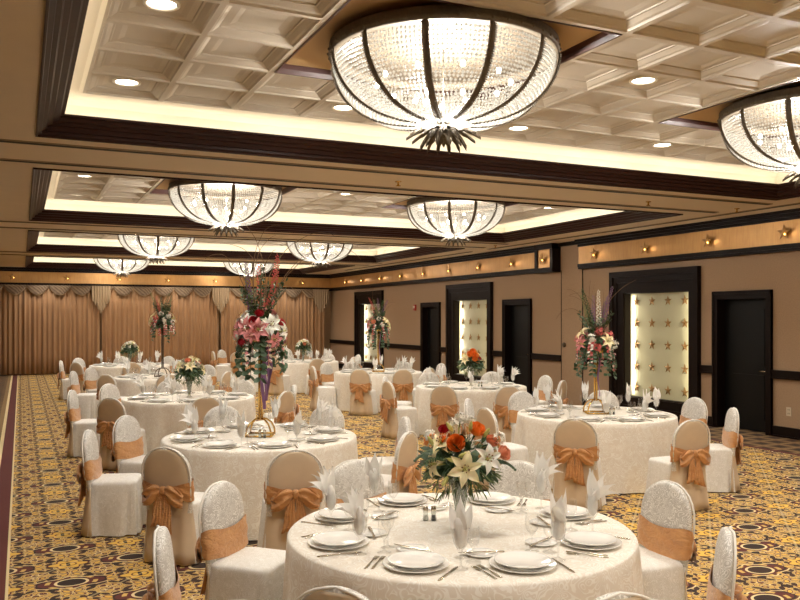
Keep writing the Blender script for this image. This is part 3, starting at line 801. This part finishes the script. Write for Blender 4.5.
# ------------------------------------------------------------------ tableware
TZ = .7605
mb = MB(); mb.lathe([(.0001, .004), (.10, .004), (.112, .008), (.150, .017), (.1545, .0185), (.155, .016), (.15, .012), (.11, .0), (.0001, 0)], 40)
charger = mb.mesh('charger_plate', 'china')
mb = MB(); mb.lathe([(.0001, .006), (.082, .006), (.095, .010), (.126, .019), (.1305, .020), (.131, .0175), (.125, .014), (.09, .0), (.0001, 0)], 40); dinner = mb.mesh('dinner_plate', 'china')
mb = MB(); mb.lathe([(.0001, .004), (.05, .004), (.058, .007), (.078, .012), (.080, .011), (.056, .0), (.0001, 0)], 32); bread = mb.mesh('bread_plate', 'china')
def goblet(name, H, R, stem, foot=.036):
    mb = MB(); p = [(foot, 0), (foot, .002), (foot*.4, .006), (.005, .014), (.004, stem*.5), (.005, stem*.9), (.010, stem)]
    B = H-stem
    p += [(R*.55, stem+B*.10), (R*.86, stem+B*.25), (R, stem+B*.45), (R*.98, stem+B*.7), (R*.88, H)]
    mb.lathe(p, 20); return mb.mesh(name, 'glass')
gob = goblet('water_goblet', .205, .037, .085); wine = goblet('wine_glass', .185, .034, .085); wine2 = goblet('champagne_glass', .165, .032, .07)
def cut(kind):
    mb = MB(); rings = []
    def sec(y, w, h, z): rings.append([(-w, y, z), (-w*.6, y, z+h), (w*.6, y, z+h), (w, y, z)])
    if kind == 'knife':
        for y, w, h, z in ((-.11, .006, .005, 0), (-.09, .008, .006, 0), (-.01, .006, .006, 0), (.0, .005, .005, .001), (.02, .009, .002, .002), (.08, .010, .0015, .002), (.105, .007, .001, .002), (.115, .001, .001, .002)): sec(y, w, h, z)
        mb.loft(rings, 0, True, True, True)
    else:
        for y, w, h, z in ((-.10, .007, .003, 0), (-.08, .008, .004, 0), (.0, .003, .004, .004), (.03, .003, .003, .006), (.04, .009, .002, .004), (.055, .0115, .0015, .002)): sec(y, w, h, z)
        mb.loft(rings, 0, True, True, True)
        for q in (-.009, -.003, .003, .009): mb.box(q-.0014, .055, .002, q+.0014, .098, .004)
    return mb.mesh(kind, 'steel')
knife, fork = cut('knife'), cut('fork')
def napkin(variant):
    rnd = random.Random(variant); mb = MB(); n = 14
    mb.loft([[(rx*cos(2*pi*k/n), ry*sin(2*pi*k/n)+oy, z) for k in range(n)] for z, rx, ry, oy in ((.093, .010, .008, 0), (.108, .024, .020, 0), (.135, .031, .027, 0), (.165, .034, .028, 0), (.195, .036, .024, .002), (.215, .030, .016, .004), (.23, .018, .008, .004))], 0, True, True, True)
    if variant == 0: spec = [(-6, -.01, .125, .026), (12, .012, .12, .024), (28, -.014, .118, .024), (44, .01, .115, .022), (60, -.008, .11, .022), (76, .01, .098, .02), (0, .02, .10, .02)]
    elif variant == 1: spec = [(-8, -.018, .125, .03), (-4, .016, .13, .03), (24, .0, .12, .026), (52, .012, .115, .026), (80, -.004, .11, .022)]
    else: spec = [(-10, .0, .12, .034), (0, -.022, .10, .026), (0, .022, .10, .026), (10, 0, .09, .03)]
    for a, ox, L, w in spec:
        a = radians(a); rows = []; L *= 1.22; w *= 1.25
        for i in range(8):
            t_ = i/7; s = .165+0*t_; d = L*t_; bend = a*(.55+.45*t_)
            y = .006+d*sin(bend); z = .185+d*cos(bend); ww = w*(sin(pi*(t_*.62+.36)))*(1-t_**5)+.0006
            nx = ox*(1+1.3*t_)
            ph = radians(52)*(1 if int(abs(ox)*1e4) % 3 else -1)*(1 if ox >= 0 else -1); cp, sp_ = cos(ph), sin(ph)
            rows.append([(nx+q*ww*cp, y+q*ww*sp_*cos(bend)+.006*(1-abs(q)), z-q*ww*sp_*sin(bend)) for q in (-1, -.5, 0, .5, 1)])
        mb.loft(rows, 0, False)
    return mb.mesh('folded_napkin', 'napkin')
naps = [napkin(0), napkin(1), napkin(2)]
VARI = {0: [0, 0, 2, 1, 1, 1, 2, 1]}
def place(root_xy, ang, tn, ti, idx):
    tx, ty = root_xy; side = relword(tx, ty, ang); det = ti in (0, 1, 3, 2)
    a = radians(ang); R = .70; cx, cy = tx+R*cos(a), ty+R*sin(a)
    rz = a+pi/2             # local +y points to the table centre
    ca, sa = cos(rz), sin(rz)
    def put(name, me, x, y, z, label, cat, group, rot=0):
        o = obj(name, me, None, (cx+ca*x-sa*y, cy+sa*x+ca*y, z), rz+rot); tag(o, label+', %s place of the %s' % (side, tn), cat, group); return o
    put('charger_plate', charger, 0, 0, TZ, 'white charger plate under dinner plate', 'plate', 'white charger plates')
    put('dinner_plate', dinner, 0, 0, TZ+.0125, 'white dinner plate on a charger', 'plate', 'white dinner plates')
    put('bread_plate', bread, -.10, .225, TZ, 'small white bread plate', 'plate', 'small bread plates')
    put('water_goblet', gob, .205, .03, TZ, 'stemmed water goblet holding napkin', 'glass', 'goblets holding napkins')
    v_ = VARI[0][idx] if ti == 0 else random.choice((0, 1, 1, 2))
    put('folded_napkin', naps[v_], .205, .03, TZ+.001, 'white napkin folded as %s in goblet' % ['many-petalled fan', 'petalled fan', 'tall leaf'][v_], 'napkin', 'folded napkins standing in goblets', pi+random.uniform(-.5, .5))
    put('wine_glass', wine, .16, .20, TZ, 'empty stemmed wine glass', 'glass', 'empty wine glasses')
    if ti not in (6, 7, 8): put('champagne_glass', wine2, .23, .15, TZ, 'empty smaller stemmed glass', 'glass', 'smaller empty glasses')
    if det:
        put('knife', knife, .175, -.06, TZ, 'silver table knife beside plate', 'knife', 'table knives', -.08)
        put('butter_knife', knife, -.10, .225, TZ+.011, 'silver knife lying on bread plate', 'knife', 'knives on the bread plates', 1.3)
        put('fork', fork, -.18, -.02, TZ, 'inner silver dinner fork', 'fork', 'inner forks', .1)
        put('salad_fork', fork, -.21, -.03, TZ, 'outer silver salad fork', 'fork', 'outer forks', .1)
for ti, (tx, ty, tn, _) in enumerate(TAB):
    for idx, a in enumerate(ANG): place((tx, ty), a+(0 if a not in (178,) else 2), tn, ti, idx)
# shakers
mb = MB(); mb.lathe([(.014, 0), (.017, .01), (.013, .035), (.015, .055)], 12, 0, cap0=True); mb.lathe([(.015, .055), (.016, .062), (.012, .078), (.0001, .084)], 12, 1); mb.lathe([(.0001, .003), (.012, .003), (.010, .03), (.0001, .03)], 12, 2)
shk = mb.mesh('salt_shaker', ['vaseglass', 'steel', 'china'])
mb2 = MB(); mb2.lathe([(.014, 0), (.017, .01), (.013, .035), (.015, .055)], 12, 0, cap0=True); mb2.lathe([(.015, .055), (.016, .062), (.012, .078), (.0001, .084)], 12, 1); mb2.lathe([(.0001, .003), (.012, .003), (.010, .03), (.0001, .03)], 12, 2)
pep = mb2.mesh('pepper_shaker', ['vaseglass', 'steel', 'slot'])
RV = Vector((.906, -.423, 0)); FV = Vector((.423, .906, 0))   # right-hand and away directions along the room diagonal
for ti, dx, dy in ((0, -.18, .18), (1, .02, -.15), (3, .14, -.12), (4, .12, -.15)):
    tx, ty, tn, _ = TAB[ti]
    for q, (nm, me) in enumerate((('salt_shaker', shk), ('pepper_shaker', pep))):
        p = Vector((tx, ty, TZ))+RV*(dx+.045*q)+FV*dy
        o = obj(nm, me, None, p); tag(o, 'small glass %s with silver top on the %s' % (nm.replace('_', ' '), tn), 'shaker', 'salt and pepper shakers')

# ------------------------------------------------------------------ flowers
def basis(d):
    d = Vector(d).normalized(); u = d.orthogonal().normalized(); return d, u, d.cross(u)
def lily_mesh(name, mat, R=.075, n=6, seed=0):
    rnd = random.Random(seed); mb = MB()
    for k in range(n):
        a0 = 2*pi*k/n; w = .019 if k % 2 else .015
        rows = []
        for i in range(8):
            t_ = i/7; r = .006+R*t_; z = .03*sin(pi*min(1, t_*1.05)*.6)+.012-.03*t_**3; ww = w*(R/.075)*sin(pi*(t_**.8*.9+.1))*1.15 if i < 7 else .0008
            row = []
            for q in (-1, -.5, 0, .5, 1):
                y = ww*q; row.append((r*cos(a0)-y*sin(a0), r*sin(a0)+y*cos(a0), z-.004*(1-abs(q))*2+.003*q*q))
            rows.append(row)
        mb.loft(rows, 0, False)
    for k in range(6):
        a = 2*pi*k/6+.4; p = [(0, 0, .01), (.009*cos(a), .009*sin(a), .035), (.018*cos(a), .018*sin(a), .05)]
        mb.tube(p, .0012, 4, 2); x, y, z = p[-1]; mb.box(x-.003, y-.003, z-.002, x+.003, y+.003, z+.004, 1)
    mb.tube([(0, 0, 0), (0, 0, .06)], .002, 5, 2); mb.tube([(0, 0, -.06), (0, 0, -.02), (0, 0, .012)], [.004, .008, .014], 6, 2)
    return mb.mesh(name, [mat, 'anther', 'bud'])
def rose_mesh(mat, R=.03):
    mb = MB()
    for l, (rr, n, h) in enumerate(((.35, 3, 1.15), (.6, 4, 1.1), (.85, 5, 1.0), (1.1, 5, .8))):
        for k in range(n):
            a0 = 2*pi*k/n+l*.5; rows = []
            for i in range(5):
                t_ = i/4; r = R*(rr*sin(pi*.5*min(1, t_*1.3+.1)) + (.14*t_*t_ if l > 1 else 0)); z = R*1.5*h*t_-.01; sp = 1.25*2*pi/n/2*(1-.35*t_*t_)
                rows.append([(r*cos(a0+sp*q), r*sin(a0+sp*q), z-.0035*abs(q)*t_) for q in (-1, -.5, 0, .5, 1)])
            mb.loft(rows, 0, False)
    mb.tube([(0, 0, -.06), (0, 0, -.005)], [.002, .008], 6, 1)
    return mb.mesh('rose', [mat, 'green'])
def bud_mesh():
    mb = MB(); mb.lathe([(.0001, -.03), (.009, -.02), (.012, 0), (.009, .025), (.0001, .04)], 8); mb.tube([(0, 0, -.09), (0, 0, -.025)], .002, 4, 1); return mb.mesh('lily_bud', ['bud', 'green'])
def blob_flower(mat, n=14, R=.03, s=.010, seed=1):
    rnd = random.Random(seed); mb = MB()
    for k in range(n):
        d = Vector((rnd.gauss(0, 1), rnd.gauss(0, 1), rnd.gauss(.3, 1))).normalized()*R*rnd.uniform(.5, 1)
        for q in range(4):
            a = q*pi/2+k; _, u, w = basis(d); c = d+u*cos(a)*s*.7+w*sin(a)*s*.7; 
            mb.add([d, d+(u*cos(a-.6)+w*sin(a-.6))*s, d+(u*cos(a)+w*sin(a))*s*1.5+d.normalized()*s*.3, d+(u*cos(a+.6)+w*sin(a+.6))*s], [(0, 1, 2, 3)], 0)
    mb.tube([(0, 0, -.05), (0, 0, 0)], .002, 4, 1); return mb.mesh('blossom', [mat, 'green'])
def leaf_quad(mb, p, d, L, w, mi=0, droop=.3):
    d, u, v_ = basis(d); 
    if abs(u.z) > abs(v_.z): u, v_ = v_, u
    rows = []
    for i in range(5):
        t_ = i/4; c = Vector(p)+d*L*t_-Vector((0, 0, 1))*droop*L*t_*t_; ww = w*sin(pi*(t_*.88+.07)); nrm = u.cross(d)
        rows.append([c-u*ww, c+nrm*ww*.25, c+u*ww])
    mb.loft(rows, mi, False)
def foliage(n, R, L, w, mats, seed, zmin=-.6, squash=.7, fern=0, inner=0):
    rnd = random.Random(seed); mb = MB()
    for k in range(n):
        d = Vector((rnd.gauss(0, 1), rnd.gauss(0, 1), rnd.gauss(.0, .8))).normalized()
        if d.z < zmin: d.z = rnd.uniform(zmin, .3)
        p = Vector((d.x*R, d.y*R, d.z*R*squash))*rnd.uniform(inner, 1)
        leaf_quad(mb, p, d+Vector((rnd.uniform(-.6, .6), rnd.uniform(-.6, .6), rnd.uniform(-.5, .6))), L*rnd.uniform(.6, 1.2), w*rnd.uniform(.7, 1.2), rnd.randrange(len(mats)), rnd.uniform(.1, .5))
    return mb
def fern_mesh(L=.2):
    mb = MB(); pts = []
    for i in range(15):
        t_ = i/14; x = L*t_; z = .06*sin(t_*2.6)-.05*t_; pts.append(Vector((x, 0, z)))
    mb.tube(pts, .002, 4)
    for i in range(1, 15):
        for s in (-1, 1): leaf_quad(mb, pts[i], (.5, s, -.1), .055*sin(pi*(i/15*.8+.15)), .008, 0, .2)
    return mb.mesh('fern_frond', 'green')
LC = lily_mesh('lily', 'lilycream', .088); LW = lily_mesh('lily', 'lilywhite', .082, seed=2); LP = lily_mesh('lily', 'lilypink', .08, seed=3)
RO, RCO, RR = rose_mesh('roseorange', .032), rose_mesh('rosecoral', .03), rose_mesh('rosered', .026)
BUD = bud_mesh(); BW = blob_flower('rosewhite', 22, .035, .010, 1); BP = blob_flower('spikepink', 20, .035, .011, 2); FR = fern_mesh()
def aim(o, d, roll=0):
    q = Vector(d).normalized().to_track_quat('Z', 'Y'); o.rotation_mode = 'QUATERNION'; o.rotation_quaternion = q @ Matrix.Rotation(roll, 3, 'Z').to_quaternion()
def fl(me, root, p, d, roll=0, s=1.0):
    o = obj(me.name.split('.')[0], me, root, p); aim(o, d, roll); o.scale = (s, s, s); return o
# local frame of arrangements: x = to the right, y = away from camera side
YAW = -atan2(.423, .906)
def vase(root, H, rt, rb):
    mb = MB(); mb.lathe([(rb*1.5, 0), (rb*1.5, .008), (rb*.8, .02), (rb*.75, H*.2), (rb*1.1, H*.5), (rt*.75, H*.8), (rt, H), (rt*.93, H), (rt*.66, H*.75), (rb*.8, H*.5), (rb*.5, H*.2), (.0001, .02)], 24)
    for k in range(12):
        a = 2*pi*k/12; mb.tube([(rb*.8*cos(a), rb*.8*sin(a), H*.2), (rb*1.12*cos(a+.2), rb*1.12*sin(a+.2), H*.5), (rt*.77*cos(a+.4), rt*.77*sin(a+.4), H*.8), (rt*cos(a+.5), rt*sin(a+.5), H)], .003, 4)
    mb.build('vase', 'vaseglass', root)
    mb = MB(); rnd = random.Random(5)
    for k in range(14):
        a = rnd.uniform(0, 6.28); q = rnd.uniform(.2, .6); mb.tube([(rb*.4*cos(a+2), rb*.4*sin(a+2), .04), (rt*q*cos(a), rt*q*sin(a), H*.85), (rt*1.1*q*cos(a), rt*1.1*q*sin(a), H+.05)], .003, 4)
    mb.build('stem', 'fern', root)
def bouquet(ti, label, style):
    tx, ty, tn, _ = TAB[ti]; root = empty('flower_vase', (tx, ty, TZ), YAW); tag(root, label, 'flower arrangement', 'low flower vases')
    S = 1 if style == 0 else .92; H = .27
    vase(root, H, .058, .026)
    f = foliage(230, .17, .085, .02, ['green', 'green', 'sage'], 11+ti, -.5, .75).build('foliage', ['green', 'green', 'sage'], root); f.location = (0, 0, H+.10); f['kind'] = 'stuff'
    f = foliage(420, .2, .05, .005, ['fern', 'fern', 'green'], 40+ti, -.9, .8, inner=.7); g = f.build('fern_spray', ['fern', 'fern', 'green'], root); g.location = (0, 0, H+.06); g['kind'] = 'stuff'
    c = Vector((0, 0, H+.10))
    if style == 0:
        L = [(LC, (.01, -.21, .36), (0, -1, .25), 1.05), (LW, (.125, -.17, .405), (.35, -1, .35), .98), (LC, (-.13, -.14, .375), (-.9, -.5, .1), .85), (LC, (-.10, -.08, .47), (-.4, -.6, .7), .85),
             (RO, (-.03, -.13, .475), (-.1, -1, .5), 1.25), (RO, (.08, -.06, .53), (.3, -.6, .8), 1.2), (RO, (-.085, -.06, .49), (-.2, -.5, .8), .9), (RCO, (.21, -.10, .42), (.8, -.6, .5), 1.15), (RCO, (.155, -.07, .475), (.5, -.5, .7), 1.0),
             (RR, (-.085, -.04, .535), (-.3, -.4, .8), 1), (LW, (.0, .06, .55), (.1, .5, .9), .8), (LC, (-.02, .16, .42), (0, .9, .5), 1), (LW, (.15, .14, .42), (.7, .7, .5), .9), (RO, (-.14, .13, .45), (-.7, .6, .5), 1.1)]
        for me, p, d, s in L: fl(me, root, p, d, .3, s)
        for p, d in (((.20, -.08, .50), (.6, -.2, .7)), ((.0, -.02, .60), (.1, -.1, 1)), ((-.04, -.05, .57), (-.2, -.3, 1)), ((.06, .0, .575), (.1, -.2, 1)), ((-.16, .04, .5), (-.6, .1, .7))): fl(BW, root, p, d)
        for p, d in (((-.09, -.20, .30), (-.5, -.5, -.7)), ((0, -.19, .43), (.6, -.4, .3)), ((.05, -.09, .56), (.1, -.3, 1)), ((-.16, -.09, .485), (-.5, -.3, .9)), ((.13, -.1, .53), (.5, -.4, .8)), ((-.06, -.1, .56), (-.6, -.3, .9)), ((-.05, -.17, .40), (-.8, -.4, .3))): fl(BUD, root, p, d, 0, 1)
        for rz, x, z in ((pi*.9, -.05, .40), (pi*1.1, -.04, .38), (.1, .08, .36)):
            o = obj('fern_frond', FR, root, (x, -.12, z), rz)
    else:
        A = {1: (LC, LC, BW, RCO), 2: (LC, RO, RR, BW), 3: (LC, BW, BW, LW), 4: (LW, RCO, BW, LC)}[style]
        rnd = random.Random(style)
        for k in range(15):
            a = 2*pi*k/15*2.4; e = .15+.85*(k/15); d = Vector((cos(a)*(1-e*.7), sin(a)*(1-e*.7), e)); me = A[k % 4] if not (style == 2 and k > 9) else (RO if k % 2 else A[0])
            fl(me, root, c+Vector((d.x*.2, d.y*.2, d.z*.2-.01)), d, k, 1.0 if me in (LC, LW) else 1.3)
        if style == 2:
            for p in ((-.02, -.1, .52), (.06, -.1, .5), (.03, -.02, .56)): fl(RO if p[0] else RR, root, p, (p[0]*4, -1, .7), 0, 1.5)
        for k in range(3): obj('fern_frond', FR, root, (0, 0, H+.12), 2+k*2)
bouquet(0, 'glass vase of cream and white lilies with orange roses on the foremost table', 0)
bouquet(2, 'vase of cream lilies on the left table behind the ribboned flower stand', 1)
bouquet(4, 'vase of orange roses and yellow lilies in front of the middle star panel', 2)
bouquet(6, 'small vase of pale blooms on the farthest left table by the curtains', 3)
bouquet(7, 'small vase of white and peach blooms on the table near the back right corner', 4)

def spike(root, p, d, L, mat, name, seed):
    rnd = random.Random(seed); mb = MB(); d, u, v_ = basis(d)
    pts = [Vector((0, 0, 0))+d*L*i/8+u*.03*sin(i*.5+seed) for i in range(9)]; mb.tube(pts, [.004-.0003*i for i in range(9)], 4, 1)
    for k in range(60):
        t_ = .35+.65*k/60; c = pts[0].lerp(pts[-1], t_)+u*.03*sin(t_*4+seed); a = k*2.4; r = .026*(1.25-t_)+.006
        q = c+(u*cos(a)+v_*sin(a))*r; s = .016*(1.3-t_*.8)
        mb.add([q-u*s, q+d*s*.9, q+u*s, q-d*s*.9+v_*s*.3], [(0, 1, 2, 3)], 0); mb.add([q-v_*s, q+d*s*.9, q+v_*s, q-d*s*.9], [(0, 1, 2, 3)], 0)
    o = mb.build(name, [mat, 'fern'], root, fix=False); o.location = p
def curly(root, p, a, L, seed, mat='twig'):
    rnd = random.Random(seed); pts = []; q = Vector((0, 0, 0)); d = Vector((cos(a)*.35, sin(a)*.35, 1)).normalized(); ax = Vector((rnd.uniform(-1, 1), rnd.uniform(-1, 1), rnd.uniform(-.3, .3))).normalized(); n = 42
    cur = rnd.uniform(-1.5, 1.5)
    for i in range(n):
        pts.append(q.copy()); t_ = i/n; k = .02+ .10*t_*t_*abs(cur)+.05*sin(i*.7+seed)
        d = (Matrix.Rotation(k*(1 if cur > 0 else -1), 3, ax) @ d).normalized(); q = q+d*(L/n)
    mb = MB(); mb.tube(pts, [.0052*(1-.7*i/n) for i in range(n)], 5); o = mb.build('curly_branch', mat, root); o.location = p
def trail(root, p, a, L, seed, mats=('sage',), lw=.028, name='leafy_trail'):
    rnd = random.Random(seed); mb = MB(); pts = []
    for i in range(14):
        t_ = i/13; pts.append(Vector((cos(a)*(.06+.16*sin(t_*1.8)), sin(a)*(.06+.16*sin(t_*1.8)), .05+.06*sin(t_*3)-L*t_**1.4)))
    mb.tube(pts, .003, 4)
    for i in range(2, 14):
        for s in (-1, 1, 1):
            d = Vector((cos(a+s*1.3)+rnd.uniform(-.4, .4), sin(a+s*1.3)+rnd.uniform(-.4, .4), rnd.uniform(-.8, .1))); leaf_quad(mb, pts[i], d, lw*2.1, lw, rnd.randrange(len(mats)), .2)
    o = mb.build(name, list(mats), root); o.location = p
def tall(ti, label, kind):
    tx, ty, tn, _ = TAB[ti]; root = empty('tall_flower_stand', (tx, ty, TZ), YAW); tag(root, label, 'flower arrangement', 'tall flower stands')
    metal = 'bronze' if kind == 2 else 'brass'; HT = {0: .93, 1: .74, 2: .98, 3: .88}[kind]
    mb = MB()
    for k in range(4):
        a = pi/4+k*pi/2; pts = [(.17*cos(a), .17*sin(a), .008), (.165*cos(a), .165*sin(a), .06), (.13*cos(a), .13*sin(a), .12), (.07*cos(a), .07*sin(a), .16), (.02*cos(a), .02*sin(a), .17)]; mb.tube(pts, .009, 8)
    for k in range(4):
        a = pi/4+k*pi/2; b = a+pi/2; mb.tube([(.17*cos(a), .17*sin(a), .01), (.17*cos(b), .17*sin(b), .01)], .010, 6)
    mb.build('base', metal, root)
    mb = MB(); mb.tube([(-.012, 0, .15), (-.012, 0, HT)], .011, 8); mb.tube([(.012, 0, .15), (.012, 0, HT)], .011, 8)
    mb.lathe([(.02, HT-.03), (.09, HT-.01), (.12, HT+.05), (.11, HT+.05), (.0001, HT-.01)], 20); mb.build('pole', metal, root)
    top = Vector((0, 0, HT+.08)); seed = 100+ti*20; rnd = random.Random(seed)
    f = foliage(170, .17, .10, .028, ['green', 'sage', 'green'], seed, -.7, .8).build('foliage', ['green', 'sage', 'green'], root); f.location = top; f['kind'] = 'stuff'
    FL = {0: [LP, LW, RR, LP, LW, BW], 1: [LP, BW, BP, BP, LC, BP], 2: [LC, BW, BW, BP], 3: [LP, LC, BW, RCO]}[kind]
    for k in range({0: 22, 1: 17, 2: 14, 3: 15}[kind]):
        a = k*2.399; e = 1-2*(k+.5)/30; d = Vector((cos(a)*sqrt(max(0, 1-e*e)), sin(a)*sqrt(max(0, 1-e*e)), e)); me = FL[k % len(FL)]
        fl(me, root, top+d*.215+Vector((0, 0, -.02)), d, k, 1.1 if me in (LP, LW, LC) else 1.5)
    if kind == 0:
        for p, d, me in (((.12, -.17, .06), (.5, -1, .3), LW), ((-.03, -.2, .1), (-.1, -1, .3), RR), ((.02, -.21, .02), (0, -1, .1), LP), ((-.08, -.19, .03), (-.4, -1, 0), LP), ((.0, -.2, .06), (.2, -1, .4), RR)):
            fl(me, root, top+Vector(p), d, .5, 1.3 if me is LW else 1.4)
    nt = {0: 7, 1: 8, 2: 5, 3: 8}[kind]
    for k in range(nt): trail(root, top, 2*pi*k/nt+.4, {0: .46, 1: .42, 2: .4, 3: .5}[kind]*rnd.uniform(.75, 1.1), seed+k, ('sage', 'green') if kind != 0 else ('green', 'sage'), .032 if kind == 0 else .024)
    for k in range(6):
        trail(root, top, 2*pi*k/6, .30*rnd.uniform(.8, 1.3), seed+50+k, ('lilypink', 'rosewhite', 'spikepink') if kind != 0 else ('lilypink', 'rosewhite', 'lilycream'), .018, 'blossom_trail')
    sp = {0: ['spikepink', 'spikepink', 'fern', 'spikeviolet', 'green', 'spikepink'], 1: ['spikeviolet', 'spikeviolet', 'fern', 'green', 'rosewhite', 'spikeviolet'], 2: ['fern', 'green', 'fern', 'spikepink', 'green'], 3: ['spikeviolet', 'spikeviolet', 'spikepink', 'fern', 'green']}[kind]
    for k, m_ in enumerate(sp):
        a = 2*pi*k/len(sp)+.6; tilt = .32; spike(root, top, (cos(a)*tilt, sin(a)*tilt, 1), {0: .78, 1: .68, 2: .6, 3: .62}[kind]*rnd.uniform(.8, 1.08), m_, 'flower_spike', seed+k)
    for k in range(9):
        a = 2*pi*k/9; tilt = .5; d = Vector((cos(a)*tilt, sin(a)*tilt, 1)).normalized(); mb = MB(); L = {0: .62, 1: .4, 2: .42, 3: .4}[kind]*rnd.uniform(.7, 1.1)
        mb.tube([d*L*i/5+Vector((0, 0, -.03*i*i*.1)) for i in range(6)], .003, 4)
        for i in range(34):
            t_ = .25+.75*i/34; leaf_quad(mb, d*L*t_, Vector((rnd.uniform(-1, 1), rnd.uniform(-1, 1), rnd.uniform(.0, 1.2))), .045, .010, 0, .1)
        o = mb.build('leafy_stem', 'sage' if k % 2 else 'green', root); o.location = top
    for k in range({0: 11, 1: 12, 2: 5, 3: 6}[kind]):
        curly(root, top, 2*pi*k/9+.3, {0: 1.4, 1: .95, 2: .8, 3: .9}[kind]*rnd.uniform(.7, 1.1), seed+k)
    if kind in (0, 1, 3):
        for k in range(4 if kind == 0 else 1):
            mb = MB(); rows = []; x = .03+.022*k
            for i in range(16):
                t_ = i/15; z = HT-(HT*.72)*t_*(1-.12*k); xx = x+.012*sin(t_*8+k); w = .014 if kind == 0 else .008; rows.append([(xx-w, -.03+.01*sin(t_*6+k), z), (xx+w, -.03+.012*cos(t_*7+k), z)])
            mb.loft(rows, 0, False); mb.loft([[(p[0], p[1]+.002, p[2]) for p in q] for q in rows], 0, False)
            mb.build('ribbon', 'ribbon', root)
tall(1, 'tall brass stand of red and pink lilies with purple ribbons and trailing leaves', 0)
tall(3, 'tall stand of pink orchids and violet spikes beside the nearest star panel', 1)
tall(5, 'thin dark tall stand of greenery in front of the curtains', 2)
tall(9, 'tall flowers with violet spikes beside the farthest star panel', 3)

# ------------------------------------------------------------------ camera, view
cam = bpy.data.cameras.new('camera'); co = bpy.data.objects.new('camera', cam); COL.objects.link(co)
co.location = (0, 0, 1.9); co.rotation_euler = (pi/2, 0, -math.atan(379/812)); cam.sensor_width = 36; cam.lens = 812/800*36; cam.shift_y = 18/800; cam.clip_start = .05; cam.clip_end = 200
SC.camera = co
w = bpy.data.worlds.new('world'); SC.world = w; w.use_nodes = True
w.node_tree.nodes['Background'].inputs[0].default_value = (1, .85, .7, 1); w.node_tree.nodes['Background'].inputs[1].default_value = .02
SC.view_settings.view_transform = 'Standard'; SC.view_settings.look = 'None'; SC.view_settings.gamma = 1; SC.view_settings.use_curve_mapping = False
SC.view_settings.exposure = .6
SC.cycles.use_denoising = True
SC.cycles.max_bounces = 7; SC.cycles.diffuse_bounces = 4; SC.cycles.glossy_bounces = 3; SC.cycles.transparent_max_bounces = 16; SC.cycles.transmission_bounces = 3
SC.cycles.sample_clamp_indirect = 4; SC.cycles.caustics_reflective = False; SC.cycles.caustics_refractive = False
